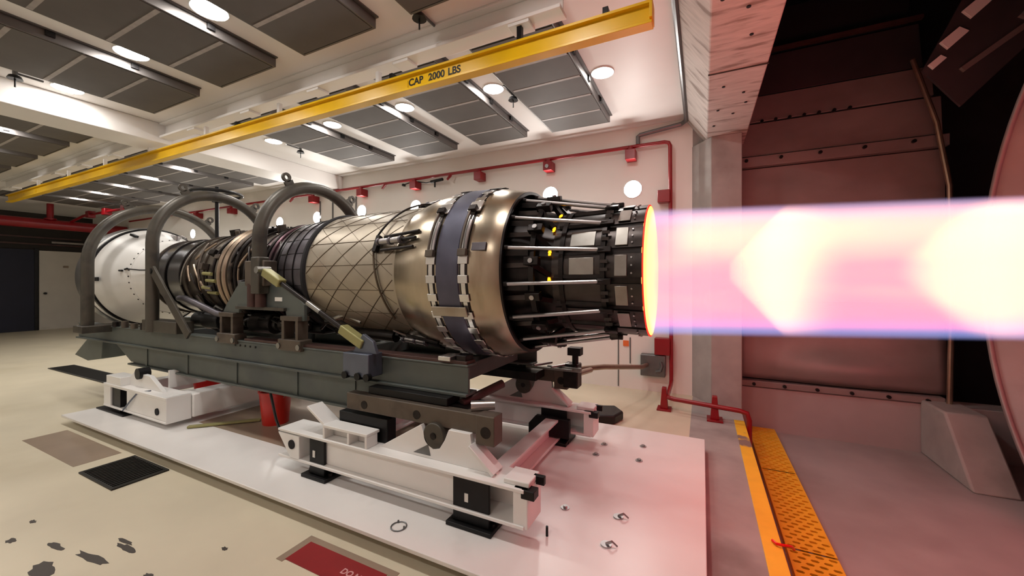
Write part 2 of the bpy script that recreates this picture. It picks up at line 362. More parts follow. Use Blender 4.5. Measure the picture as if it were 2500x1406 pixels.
grating(3.32, 4.6, 'middle length of the yellow perforated grating in the pit')
grating(1.9, 3.3, 'near length of the yellow perforated grating beside the red tie')
tag(MB().tube([(0.375, 2.77, 0.012), (0.39, 2.73, 0.02), (0.42, 2.73, 0.02), (0.45, 2.75, 0.012), (0.475, 2.79, -0.01), (0.49, 2.82, -0.04)], 0.008, 8).build('red_tie', M_bucket2),
    'short bright red tie looped over the yellow pit edge', 'tie')

# ------------------------------------------------------------------ floor details
def blob(cx, cy, pts, name, m, parent, z=0.0, h=0.0016):
    MB().prism([(cx + p[0], cy + p[1], z) for p in pts], (0, 0, h)).build(name, m, parent, smooth=0)
def spot(cx, cy, rx, ry, ang, seed, name='bare_spot'):
    r = random.Random(seed); pts = []
    for k in range(16):
        a = 2 * PI * k / 16; q = 1 + r.uniform(-0.3, 0.25); x, y = rx * q * math.cos(a), ry * q * math.sin(a)
        pts.append((x * math.cos(ang) - y * math.sin(ang), x * math.sin(ang) + y * math.cos(ang)))
    blob(cx, cy, pts, name, M_stain, FLOOR)
spot(-3.73, 0.776, 0.035, 0.02, 0, 1); spot(-3.42, 0.875, 0.075, 0.018, 0.1, 2); spot(-3.08, 0.93, 0.15, 0.022, 0.1, 3)
spot(-3.1, 1.075, 0.07, 0.014, 0.1, 4); spot(-3.02, 1.05, 0.09, 0.017, 0.02, 5); spot(-3.2, 0.775, 0.09, 0.045, -0.05, 6); spot(-2.62, 1.0, 0.05, 0.02, 0, 7)
spot(-3.9, 0.9, 0.03, 0.014, 0, 8); spot(-2.5, 1.3, 0.025, 0.012, 0, 9)
MB().box(-6.0, -4.75, 1.315, 1.62, 0, 0.0015).build('brown_patch', M_patch, FLOOR, smooth=0)
def floorgrate(x0, x1, y0, y1, label):
    g = thing('floor_grate', label, 'grate', ((x0 + x1) / 2, (y0 + y1) / 2, 0), 'black drain grates in the beige floor')
    MB().box(x0, x1, y0, y0 + 0.02, 0, 0.012).box(x0, x1, y1 - 0.02, y1, 0, 0.012).box(x0, x0 + 0.02, y0 + .02, y1 - .02, 0, 0.012).box(x1 - 0.02, x1, y0 + .02, y1 - .02, 0, 0.012).build('frame', M_grate, g, smooth=0)
    MB().box(x0 + .02, x1 - .02, y0 + .02, y1 - .02, 0, 0.002).build('drain_bed', M_black, g, smooth=0)
    n = int((x1 - x0) / 0.035); bs = None
    for i in range(1, n):
        x = x0 + i * (x1 - x0) / n
        if bs is None: bs = MB().box(x - 0.006, x + 0.006, y0 + 0.02, y1 - 0.02, 0.002, 0.011).build('slat', M_grate, g, smooth=0, org=(x, y0, 0))
        else: piece(bs, g, (x, y0, 0))
floorgrate(-4.55, -3.95, 1.29, 1.64, 'black slatted floor grate half under the near edge of the white plate')
floorgrate(-10.6, -7.6, 2.62, 2.95, 'long black floor grate beyond the rear end of the white plate')
rm = thing('floor_hatch', 'dark red floor panel with pale stencil at the near edge of the plate', 'hatch', (-1.8, 1.48, 0))
MB().box(-2.1, -1.5, 1.4, 1.56, 0, 0.004).build('panel', M_mat, rm, smooth=0)
MB().box(-2.15, -2.1, 1.38, 1.6, 0, 0.003).box(-2.1, -1.45, 1.56, 1.6, 0, 0.003).build('border', M_patch, rm, smooth=0)
text('stencil', 'DO NOT', 0.05, M_ltr2, rm, Matrix.Translation((-1.74, 1.46, 0.0045)) @ Matrix.Rotation(0.0, 4, 'Z'), 0.0004)

# white bedplate, raised on a recessed plinth
bp = thing('bedplate', 'large white steel bedplate under the engine stand', 'platform', (-3.1, 2.83, 0))
MB().box(-6.32, 0.02, 1.66, 4.02, 0.075, 0.1).build('top_plate', M_plate, bp, bevel=0.004)
MB().box(-6.1, -0.12, 1.98, 3.7, 0.0, 0.075).build('plinth', M_conc, bp, smooth=0)
MB().box(-4.7, -2.5, 2.2, 3.4, 0.1, 0.102).build('worn_area', M_patch, bp, smooth=0)
for i, (x, y, k) in enumerate([(-.8, 2.09, 1), (-.478, 2.16, 2), (-.467, 2.45, 2), (-.806, 3.257, 0), (-.464, 3.3, 0), (-.79, 3.495, 0), (-.472, 3.6, 0), (-.793, 2.4, 0), (-1.62, 1.78, 3)]):
    if k == 0: MB().cyl((x, y, 0.1), (x, y, 0.106), 0.028, 16).cyl((x, y, 0.106), (x, y, 0.118), 0.014, 6).build('bolt', M_rod, bp)
    elif k == 1: MB().cyl((x, y, 0.1), (x, y, 0.155), 0.008, 8).build('stud', M_dark, bp)
    elif k == 2: MB().cyl((x, y, 0.1), (x, y, 0.108), 0.03, 16).cyl((x, y, .108), (x + 0.035, y - 0.01, 0.135), 0.007, 8).cyl((x + .035, y - .01, .135), (x + .06, y + .0, .11), .005, 8).build('lashing_eye', M_rod, bp)
    else: MB().tube([(x + 0.045 * math.cos(a), y + 0.045 * math.sin(a), 0.104) for a in [i * 2 * PI / 20 for i in range(20)]], 0.004, 6, closed=True).cyl((x - .03, y + .03, .1), (x - .03, y + .03, .115), .006, 6).cyl((x + .04, y, .1), (x + .04, y, .115), .006, 6).build('lifting_ring', M_cond, bp)

# ------------------------------------------------------------------ ceiling: acoustic panels, lamps, monorail
pan_n = [0]
def ceiling_panel(x0, x1, y0, y1, label, group):
    z0, z1 = 3.715, ZC
    p = thing('acoustic_panel', label, 'acoustic panel', ((x0 + x1) / 2, (y0 + y1) / 2, z0), group)
    MB().box(x1 - 0.02, x1, y0, y1, z0, z1 - 0.012).box(x0, x0 + 0.02, y0, y1, z0, z1 - 0.012).box(x0 + .02, x1 - .02, y0, y0 + 0.02, z0, z1 - .012).box(x0 + .02, x1 - .02, y1 - 0.02, y1, z0, z1 - .012).build('side_tray', M_panels, p, bevel=0.003)
    MB().box(x0 - 0.03, x1 + 0.03, y0, y1, z1 - 0.012, z1).build('mounting_flange', M_panels, p, smooth=0)
    n = max(2, round((y1 - y0) / 0.46)); h = (y1 - y0 - 0.04) / n
    for i in range(n):
        a = y0 + 0.02 + i * h
        MB().box(x0 + 0.02, x1 - 0.02, a + 0.012, a + h - 0.012, z0 - 0.004, z0 + 0.03).build('mesh_panel', M_panel, p, smooth=0)
        if i: MB().box(x0 + 0.03, x1 - 0.03, a - 0.018, a + 0.018, z0 - 0.007, z0 + 0.02).build('batten', M_batten, p, smooth=0)
    for yy in (y0 + (y1 - y0) * 0.25, y0 + (y1 - y0) * 0.5, y0 + (y1 - y0) * 0.75):
        MB().box(x1, x1 + 0.02, yy - 0.03, yy + 0.03, z0 + 0.035, z1 - 0.012).build('clip', M_dark, p, smooth=0)
far_x = [(-1.95, -1.12), (-3.15, -2.34), (-4.4, -3.58), (-5.8, -4.92), (-8.75, -7.65), (-10.15, -9.05), (-11.55, -10.45), (-12.95, -11.85), (-14.35, -13.25), (-15.75, -14.65)]
for i, (a, b) in enumerate(far_x):
    ceiling_panel(a, b, 3.06, 5.3, 'dark acoustic ceiling panel beyond the yellow beam, %s from the concrete header' % ORD[i], 'acoustic panels beyond the yellow beam')
near_x = [(-2.12, -1.25), (-3.42, -2.5), (-4.8, -3.85), (-6.32, -5.25), (-8.75, -7.65), (-10.15, -9.05), (-11.55, -10.45), (-12.95, -11.85)]
for i, (a, b) in enumerate(near_x):
    ceiling_panel(a, b, -0.05 if i > 3 else 0.15, 2.47, 'dark acoustic panel on the camera side of the yellow beam, %s from the header' % ORD[i], 'acoustic panels on the camera side of the yellow beam')

def round_lamp(name, c, nrm, r, label, group):
    c = V(c); nrm = V(nrm)
    t = thing(name, label, 'lamp', c, group)
    a = V((1, 0, 0)); b = nrm.cross(a)
    rg = MB().tube([c + (a * math.cos(k * 2 * PI / 28) + b * math.sin(k * 2 * PI / 28)) * (r + 0.006) + nrm * 0.004 for k in range(28)], 0.008, 6, closed=True).build('rim', M_rim, t)
    MB().cyl(c + nrm * 0.001, c + nrm * 0.012, r * 0.94, 16, r * 0.9).build('bowl', M_rim, t)
    lens = MB(); lens.v = [c + nrm * 0.0125 + (a * math.cos(k * 2 * PI / 20) + b * math.sin(k * 2 * PI / 20)) * r for k in range(20)]; lens.f = [tuple(range(20))]; lens.build('lens', M_lamp, t, smooth=0)
for i, (x, y) in enumerate([(-.964, 4.18), (-2.184, 3.97), (-3.44, 3.89), (-4.742, 3.86), (-6.14, 3.9), (-8.9, 4.0), (-10.3, 4.05), (-11.7, 4.1), (-13.1, 4.15), (-14.5, 4.2)]):
    round_lamp('ceiling_lamp', (x, y, ZC), (0, 0, -1), 0.112, 'round ceiling lamp beyond the yellow beam, %s from the concrete header' % ORD[i], 'round ceiling lamps beyond the yellow beam')
for i, x in enumerate((-1.0, -2.2, -3.43, -4.72, -6.3, -8.9, -10.3, -11.7)):
    y = 1.79
    if i in (2, 3, 4): x = (-3.66, -5.04, -6.62)[i - 2]
    round_lamp('ceiling_lamp', (x, y, ZC), (0, 0, -1), 0.125, 'round ceiling lamp on the camera side of the yellow beam, %s from the header' % ORD[i], 'round ceiling lamps on the camera side')
for i, x in enumerate((-1.0, -3.4, -5.9, -9.0, -12.0)):  # extra lamp row out of view, added for fill light
    round_lamp('ceiling_lamp', (x, -1.2, ZC), (0, 0, -1), 0.125, 'added round fill lamp of the unseen row nearest the front wall, %s from the concrete header' % ORD[i], 'added fill lamps near the front wall')
for i, (x, z) in enumerate([(-.913, 2.914), (-2.19, 2.96), (-4.92, 3.0), (-6.339, 3.03), (-7.703, 3.0), (-9.008, 2.98), (-12.841, 2.92)]):
    round_lamp('wall_lamp', (x, YB, z), (0, -1, 0), 0.12, 'round lamp on the white wall, %s from the concrete column' % ORD[i], 'round lamps on the white wall')

# white carrier beam and hangers, yellow monorail
wb = thing('carrier_beam', 'white steel carrier beam fixed under the ceiling above the yellow monorail', 'beam', (-7, 2.86, 3.6))
MB().box(-13.9, -0.95, 2.82, 2.84, 3.63, 3.79).box(-13.9, -0.95, 2.75, 2.91, 3.60, 3.63).box(-13.9, -0.95, 2.75, 2.91, 3.79, ZC).build('i_beam', M_ceil, wb, bevel=0.004)
for k in range(11):
    x = -1.3 - k * 1.2
    MB().box(x - 0.09, x + 0.09, 2.76, 2.90, 3.575, 3.60).box(x - 0.07, x - 0.05, 2.84, 2.91, 3.63, 3.79).box(x + 0.05, x + 0.07, 2.84, 2.91, 3.63, 3.79).build('clamp_plate', M_ceil, wb, bevel=0.003)
mr = thing('monorail', 'yellow steel monorail hoist beam hanging above the engine', 'hoist beam', (-7, 2.8, 3.29))
MB().box(-13.6, -0.305, 2.79, 2.81, 3.322, 3.44).box(-13.6, -0.305, 2.755, 2.845, 3.30, 3.32).box(-13.6, -0.305, 2.755, 2.845, 3.435, 3.455).build('i_beam', M_yel, mr, bevel=0.002)
MB().box(-0.32, -0.30, 2.735, 2.865, 3.325, 3.455).build('end_stop', M_yeld, mr, bevel=0.002)
MB().box(-13.2, -11.9, 2.785, 2.79, 3.33, 3.4).build('chipped_band', M_yeld, mr, smooth=0)
for k in range(8):
    x = -1.3 - k * 1.5
    MB().box(x - 0.02, x + 0.02, 2.78, 2.82, 3.455, 3.575).build('hanger_rod', M_ceil if k else M_dark, mr)
for x in (-0.62, -2.62, -5.1): MB().box(x - .02, x + .02, 2.77, 2.83, 3.455, 3.51).build('stop_bolt', M_dark, mr, bevel=0.003)
MB().box(-2.43, -2.425, 2.782, 2.79, 3.33, 3.4).build('scratch', M_yeld, mr, smooth=0)
for wd_, xx in (('CAP', -2.42), ('2000', -2.195), ('LBS', -1.985)):
    text('lettering', wd_, 0.088, M_letter, mr, Matrix.Translation((xx, 2.7885, 3.35)) @ Matrix.Rotation(PI / 2, 4, 'X'), 0.0006)

# sprinkler / sensor heads under the ceiling
def sprinkler(x, y, label):
    s = thing('sprinkler_head', label, 'sprinkler', (x, y, ZC), 'sprinkler heads under the ceiling')
    MB().cyl((x, y, ZC), (x, y, ZC - 0.06), 0.02, 10).build('stem', M_cond, s)
    MB().cyl((x, y, ZC - 0.05), (x, y, ZC - 0.085), 0.045, 12, 0.06).build('deflector', M_dark, s)
    MB().cyl((x, y, ZC - 0.085), (x, y, ZC - 0.17), 0.007, 8).build('probe', M_dark, s)
    MB().cyl((x, y, ZC - 0.02), (x, y - 0.25 if y > 3 else y + 0.2, ZC - 0.02), 0.012, 8).build('feed_pipe', M_cond, s)
sprinkler(-2.03, 4.18, 'sprinkler head beyond the yellow beam near the lettering')
sprinkler(-2.1, 2.55, 'sprinkler head beside the white carrier beam at the top of the picture')
sprinkler(-6.05, 4.3, 'sprinkler head on the white strip beside the deep cross beam')
sprinkler(-6.6, 1.4, 'sprinkler head on the camera side beside the deep cross beam')

# ------------------------------------------------------------------ red pipework on the rear wall
rp = thing('fire_pipe', 'dark red fire suppression pipe along the white wall', 'pipe', (-6, 5.8, 3.5))
RZ = 3.50
MB().tube([(-16.4, 5.78, RZ), (-0.47, 5.78, RZ), (-0.42, 5.78, RZ - 0.015), (-0.40, 5.78, RZ - 0.06), (-0.385, 5.78, 0.3), (-0.385, 5.76, 0.2), (-0.385, 5.68, 0.165), (-0.385, 5.1, 0.165),
           (-0.36, 5.04, 0.165), (-0.3, 5.0, 0.165), (0.36, 4.86, 0.165), (0.43, 4.85, 0.15), (0.45, 4.85, 0.08), (0.45, 4.85, -0.36)], 0.026, 12).build('pipe_run', M_red, rp)
for i, x in enumerate((-.924, -2.181, -3.454, -4.862, -6.241, -7.7, -9.2, -10.8, -12.4)):
    n_ = MB().box(x - 0.07, x + 0.07, 5.70, 5.88, RZ - 0.19, RZ - 0.05).build('nozzle_box', M_red, rp, bevel=0.006)
    MB().cyl((x, 5.76, RZ - 0.05), (x, 5.77, RZ), 0.035, 10).build('nozzle_neck', M_red, n_)
    if i == 1: MB().cyl((x, 5.70, RZ - 0.13), (x, 5.68, RZ - 0.13), 0.03, 12).build('nozzle_tip', M_rod, n_)
for x in (-4.05, -5.6, -7.0, -8.4): MB().cyl((x, 5.78, RZ - 0.02), (x - 0.05, 5.74, RZ - 0.11), 0.028, 10, 0.02).build('spray_nozzle', M_red, rp)
MB().box(-0.56, -0.40, 5.72, 5.86, 2.66, 2.83).build('nozzle_box', M_red, rp, bevel=0.006)
MB().box(-0.60, -0.40, 5.72, 5.86, 0.55, 0.78).build('nozzle_box', M_red, rp, bevel=0.006)
for (x, y) in ((-0.42, 5.06), (0.124, 4.91)):
    s_ = MB().prism([(x - 0.045, y, 0.02), (x + 0.045, y, 0.02), (x + 0.025, y, 0.27), (x - 0.025, y, 0.27)], (0, 0.08, 0)).build('pipe_stand', M_red, rp, bevel=0.004)
    MB().box(x - 0.08, x + 0.08, y - 0.05, y + 0.13, 0, 0.02).build('foot_plate', M_red, s_, bevel=0.003)
# big red main at the end of the hall
rm2 = thing('red_main', 'thick glossy red water main crossing under the ceiling at the hall end', 'pipe', (-18.5, 3.5, 3.2))
MB().cyl((-16.8, -1.5, 3.22), (-16.8, 5.84, 3.22), 0.14, 24).build('main_pipe', M_red, rm2)
for y in (2.2, 4.2): MB().cyl((-16.8, y, 3.3), (-16.8, y, ZC), 0.07, 14).cyl((-16.8, y, 3.36), (-16.8, y, 3.39), 0.13, 16).build('riser', M_red, rm2)
MB().tube([(-16.8, 4.6, 3.34), (-16.2, 4.7, 3.5), (-13.6, 4.75, 3.52), (-13.4, 5.78, 3.5)], 0.035, 10).build('branch_pipe', M_red, rm2)
for x, y in ((-15.8, 4.72), (-14.8, 4.74), (-13.7, 4.75)): MB().box(x - .1, x + .1, y - .08, y + .08, 3.42, 3.6).build('branch_box', M_red, rm2, bevel=0.01)
# wall conduits, cable camera, junction box
tag(MB().tube([(-0.19, 2.0, 3.74), (-0.19, 5.6, 3.74), (-0.2, 5.74, 3.735), (-0.26, 5.8, 3.72), (-0.8, 5.8, 3.66), (-0.83, 5.8, 3.64), (-0.83, 5.8, 3.53)], 0.03, 10).build('conduit', M_cond),
    'grey metal conduit running under the concrete header down to the white wall', 'conduit')
ca = thing('wall_sensor', 'small dark sensor on a thin arm below the red pipe', 'sensor', (-4.4, 5.8, 3.4))
MB().tube([(-5.2, 5.84, 3.44), (-4.9, 5.8, 3.47), (-4.6, 5.78, 3.4), (-4.45, 5.76, 3.4)], 0.01, 8).build('arm', M_dark, ca)
MB().cyl((-4.47, 5.76, 3.4), (-4.2, 5.74, 3.41), 0.028, 12).cyl((-4.38, 5.75, 3.4), (-4.38, 5.75, 3.29), 0.016, 10).build('sensor_body', M_dark, ca)
MB().box(-5.22, -5.18, 5.82, YB, 3.42, 3.46).build('wall_clip', M_dark, ca)
jb = thing('junction_box', 'square grey junction box low on the white wall by the red pipe', 'junction box', (-0.6, 5.8, 0.24))
MB().box(-0.79, -0.46, 5.74, YB, 0.24, 0.54).build('box_body', M_cond, jb, bevel=0.01)
MB().tube([(-0.52, 5.735, 0.45), (-0.5, 5.72, 0.4), (-0.52, 5.72, 0.33), (-0.58, 5.735, 0.31)], 0.02, 10).build('elbow', M_cond, jb)
tag(MB().tube([(-1.2, 4.02, 0.63), (-1.0, 4.4, 0.6), (-0.72, 5.35, 0.44), (-0.70, 5.715, 0.40)], 0.03, 12).build('drain_pipe', M_pipe), 'pale pipe reaching from the stand to the junction box', 'pipe')
for i, (x, z0, z1) in enumerate([(-0.95, 0.35, 0.75), (-1.12, -0.0, 1.1)]):
    MB().box(x - 0.008, x + 0.008, 5.872, YB, z0 + .02, z1).build('wall_seam', M_cond, WALLB, smooth=0)
MB().box(-1.05, -0.97, 5.865, YB, 0.62, 0.7).build('orange_tag', M_orange, WALLB)
for x in (-6.5, -7.2, -7.6): MB().box(x - 0.012, x + 0.012, 5.86, YB, 2.4, 3.35).build('wall_conduit', M_cond, WALLB, smooth=0)
tag(MB().prism([(-1.12, 4.22, 0), (-0.86, 4.3, 0), (-0.8, 4.5, 0), (-0.93, 4.68, 0), (-1.12, 4.6, 0)], (0, 0, 0.1)).build('rubber_block', M_hose, bevel=0.02), 'black five-sided rubber block on the beige floor behind the stand', 'block')

# ------------------------------------------------------------------ jet engine (axis along x)
EY, EZ = 2.8, 1.63
en = thing('jet_engine', 'afterburning jet engine with tan lattice duct running on the stand', 'jet engine', (-3.7, EY, 1.0))
def pol(x, r, deg):
    """point at station x, radius r; 0 deg faces the camera side, 90 deg is up"""
    a = math.radians(deg); return V((x, EY - r * math.cos(a), EZ + r * math.sin(a)))
def lat(name, prof, m, n=96, par=None, closed=False, smooth=30):
    return MB().lathe(prof, EY, EZ, n, closed).build(name, m, par or en, smooth=smooth)
def flange(x, r, wd, m, name='flange', par=None):
    return lat(name, [(x - wd / 2, r - 0.02), (x - wd / 2, r), (x + wd / 2, r), (x + wd / 2, r - 0.02)], m, par=par)
def arcpipe(x, r, a0, a1, rad, m, name='pipe', x2=None, par=None, n=24):
    x2 = x if x2 is None else x2
    return MB().tube([pol(x + (x2 - x) * k / n, r, a0 + (a1 - a0) * k / n) for k in range(n + 1)], rad, 10).build(name, m, par or en)
def patchbox(x0, x1, r, deg, wdeg, th, m, name, par=None):
    c = pol((x0 + x1) / 2, r, deg); a = math.radians(deg); rad = V((0, -math.cos(a), math.sin(a))); tan = V((0, math.sin(a), math.cos(a)))
    return MB().obox(c, ((1, 0, 0), tan, rad), ((x1 - x0) / 2, r * math.radians(wdeg) / 2, th / 2)).build(name, m, par or en, bevel=0.003)
# bellmouth inlet
bm = lat('inlet_bellmouth', [(-7.36, 0.60), (-7.47, 0.625), (-7.53, 0.66), (-7.50, 0.70), (-7.40, 0.715), (-7.28, 0.705), (-7.12, 0.672), (-6.92, 0.60), (-6.72, 0.535), (-6.5, 0.487), (-6.3, 0.465), (-6.06, 0.455), (-6.06, 0.40), (-6.5, 0.43), (-6.95, 0.53), (-7.36, 0.60)], M_bell)
lat('lip_ring', [(-7.53, 0.66), (-7.512, 0.705), (-7.40, 0.722), (-7.27, 0.712), (-7.26, 0.69)], M_cond, par=bm)
lat('lip_seal', [(-7.17, 0.68), (-7.165, 0.70), (-7.13, 0.695), (-7.12, 0.665)], M_dark, par=bm)
bb = MB().cyl(pol(-6.55, 0.495, 0), pol(-6.55, 0.508, 0), 0.009, 8)
for k in range(40): bb.cyl(pol(-6.55, 0.492, k * 9), pol(-6.55, 0.508, k * 9), 0.008, 6)
bb.build('bolt_ring', M_dark, bm)['kind'] = 'stuff'
lat('bolt_band', [(-6.575, 0.5), (-6.575, 0.503), (-6.525, 0.497), (-6.525, 0.49)], M_bell, par=bm)
MB().bar(pol(-7.16, 0.70, -3), pol(-6.98, 0.645, -3), 0.012, 0.05).build('lip_clip', M_dark, bm)
MB().bar(pol(-6.85, 0.62, 60), pol(-6.95, 0.66, 60), 0.04, 0.03).build('lip_clip', M_dark, bm)
MB().tube([pol(-6.55, 0.51, 9), pol(-6.5, 0.53, 10), pol(-6.3, 0.49, 9), pol(-6.1, 0.48, 9)], 0.008, 8).cyl(pol(-6.62, 0.52, 10), pol(-6.56, 0.52, 11), 0.012, 8).cyl(pol(-6.7, 0.545, 8), pol(-6.64, 0.535, 8), 0.012, 8).build('probe_line', M_dark, bm)
MB().tube([pol(-6.55, 0.52, 93), pol(-6.45, 0.56, 92), pol(-6.3, 0.53, 88), pol(-6.1, 0.5, 80)], 0.012, 8).cyl(pol(-6.6, 0.5, 93), pol(-6.6, 0.57, 93), 0.03, 10).cyl(pol(-6.7, 0.53, 96), pol(-6.66, 0.58, 90), 0.02, 10).build('top_fitting', M_rod, bm)
MB().cyl((-6.15, EY, EZ), (-6.11, EY, EZ), 0.4, 48).build('inlet_face', M_dark, en)
# fan case
lat('fan_case', [(-6.06, 0.452), (-5.98, 0.458), (-5.7, 0.462), (-5.38, 0.462)], M_fan)
for x in (-6.05, -5.72, -5.38): flange(x, 0.476, 0.025, M_dmach if x > -6 else M_brown)
# compressor case
lat('compressor_case', [(-5.38, 0.458), (-5.1, 0.468), (-4.8, 0.478), (-4.52, 0.48)], M_comp)
for x in (-5.22, -5.02, -4.86, -4.7): flange(x, 0.49, 0.022, M_comb, 'actuator_ring')
lat('combustor_case', [(-4.52, 0.48), (-4.4, 0.462), (-4.25, 0.455), (-4.05, 0.47), (-3.88, 0.49)], M_comb)
for x in (-4.5, -4.28, -4.1, -3.9): flange(x, 0.497, 0.025, M_dmach)
lat('heat_shield_sleeve', [(-3.9, 0.488), (-3.75, 0.505), (-3.56, 0.515)], M_purple)
for x in (-3.57, -3.52): flange(x, 0.535, 0.02, M_dmach)
lat('turbine_case', [(-3.57, 0.515), (-3.5, 0.535), (-3.3, 0.552), (-3.12, 0.556)], M_turb)
for k in range(24): MB().tube([pol(-3.5 + 0.38 * j / 6, 0.54 + 0.02 * j / 6, k * 15 + 4) for j in range(7)], 0.003, 5).build('seam', M_dmach, en)
for x, r in ((-3.4, 0.547), (-3.27, 0.556)): lat('seam_ring', [(x - 0.004, r - .003), (x - .004, r + 0.004), (x + 0.004, r + 0.004), (x + .004, r - .003)], M_dmach)
lat('clamp_band', [(-3.135, 0.55), (-3.13, 0.582), (-3.1, 0.586), (-3.085, 0.575), (-3.08, 0.55)], M_black)
# afterburner duct with lattice ribs
ab = lat('afterburner_duct', [(-3.1, 0.566), (-2.6, 0.572), (-2.08, 0.578), (-2.02, 0.585)], M_tan)
rb = MB()
for k in range(16):
    for s_, rr_, tw in ((1, 0.0046, 84), (-1, 0.0026, 70)):
        rb.tube([pol(-3.07 + 0.98 * j / 20, 0.5665 + 0.0105 * j / 20, k * 22.5 + s_ * tw * j / 20) for j in range(21)], rr_, 5)
rb.build('lattice_ribs', M_rib, ab)['kind'] = 'stuff'
lr = MB()
for k in range(18): lr.tube([pol(-3.07, 0.567, k * 20 + 6), pol(-2.6, 0.573, k * 20 + 6), pol(-2.09, 0.578, k * 20 + 6)], 0.003, 5)
lr.build('seam_lines', M_rib, ab)['kind'] = 'stuff'
# rear casing: front ring, belt, rear ring
fr = lat('front_casing_ring', [(-2.08, 0.576), (-2.0, 0.6), (-1.9, 0.628), (-1.8, 0.645), (-1.7, 0.654), (-1.62, 0.658)], M_ring)
lat('casing_belt', [(-1.63, 0.655), (-1.62, 0.664), (-1.45, 0.664), (-1.44, 0.655)], M_belt)
rr = lat('rear_casing_ring', [(-1.45, 0.656), (-1.36, 0.651), (-1.26, 0.634), (-1.165, 0.608), (-1.155, 0.6), (-1.165, 0.588), (-1.45, 0.6)], M_ring)
lat('lip_bead', [(-1.17, 0.604), (-1.163, 0.614), (-1.15, 0.61), (-1.15, 0.59)], M_dmach, par=rr)
patchbox(-1.40, -1.25, 0.644, 14, 5, 0.012, M_turb, 'inspection_plate', par=rr)
def strap(xc, rr_, tabs, nm):
    s_ = lat('clamp_strap', [(xc - 0.016, rr_ - 0.004), (xc - 0.016, rr_ + 0.006), (xc + 0.016, rr_ + 0.006), (xc + 0.016, rr_ - 0.004)], M_bright)
    dark = lat('strap_gasket', [(xc - 0.03, rr_ - 0.006), (xc - 0.03, rr_ + 0.002), (xc + 0.03, rr_ + 0.002), (xc + 0.03, rr_ - 0.006)], M_dmach, par=s_)
    for d in range(-170, 190, 11):
        if 8 < d < 42: continue
        patchbox(xc - 0.038, xc + 0.038, rr_ + 0.008, d, 4.6, 0.008, M_bright if d < 70 else M_dmach, 'strap_tab', par=s_)
    patchbox(xc - 0.045, xc + 0.055, rr_ + 0.012, 42, 9, 0.012, M_bright, 'latch_plate', par=s_)
    patchbox(xc - 0.028, xc + 0.03, rr_ + 0.026, 39, 4, 0.03, M_dmach, 'latch', par=s_)
    MB().tube([pol(xc - 0.012, rr_ + 0.025, 38 - 30 * j / 10) for j in range(11)], 0.009, 8).build('tension_bolt', M_brown, s_)
    MB().tube([pol(xc + 0.02, rr_ + 0.018, 30 - 20 * j / 10) for j in range(11)], 0.013, 6).build('tension_rod', M_rod, s_)
    patchbox(xc - 0.03, xc + 0.035, rr_ + 0.022, 10, 4, 0.03, M_brown, 'latch', par=s_)
strap(-1.668, 0.657, 1, 'a'); strap(-1.408, 0.655, 1, 'b')
patchbox(-1.68, -1.40, 0.678, -24, 6, 0.012, M_tan, 'bridge_plate')
# afterburner actuators near the duct end
def ab_act(deg, m=M_rod):
    a = MB().cyl(pol(-2.24, 0.615, deg), pol(-1.98, 0.635, deg), 0.024, 14).build('afterburner_actuator', m, en)
    MB().cyl(pol(-1.98, 0.635, deg), pol(-1.84, 0.655, deg), 0.012, 10).build('piston_rod', M_dark, a)
    for x in (-2.22, -2.1, -1.99): MB().cyl(pol(x - 0.01, 0.614 + (x + 2.24) * .07, deg), pol(x + 0.01, 0.616 + (x + 2.24) * .07, deg), 0.031, 14).build('collar', M_turb, a)
    MB().cyl(pol(-2.2, 0.6, deg + 5), pol(-1.83, 0.65, deg + 5), 0.012, 10).build('guide_rod', M_dmach, a)
    MB().cyl(pol(-2.2, 0.6, deg - 6), pol(-1.85, 0.65, deg - 6), 0.011, 10).build('guide_rod', M_dmach, a)
    MB().bar(pol(-2.26, 0.6, deg - 7), pol(-2.26, 0.6, deg + 6), 0.035, 0.035).build('mount_lug', M_dmach, a)
for d in (22, 92, -62, 150, -130): ab_act(d)
arcpipe(-2.28, 0.605, 26, 88, 0.008, M_dmach, 'control_cable', x2=-2.1)
arcpipe(-2.29, 0.59, 18, -38, 0.008, M_rib, 'control_cable', x2=-2.16)
arcpipe(-2.25, 0.61, -50, -80, 0.01, M_spipe, 'drain_line', x2=-1.9)
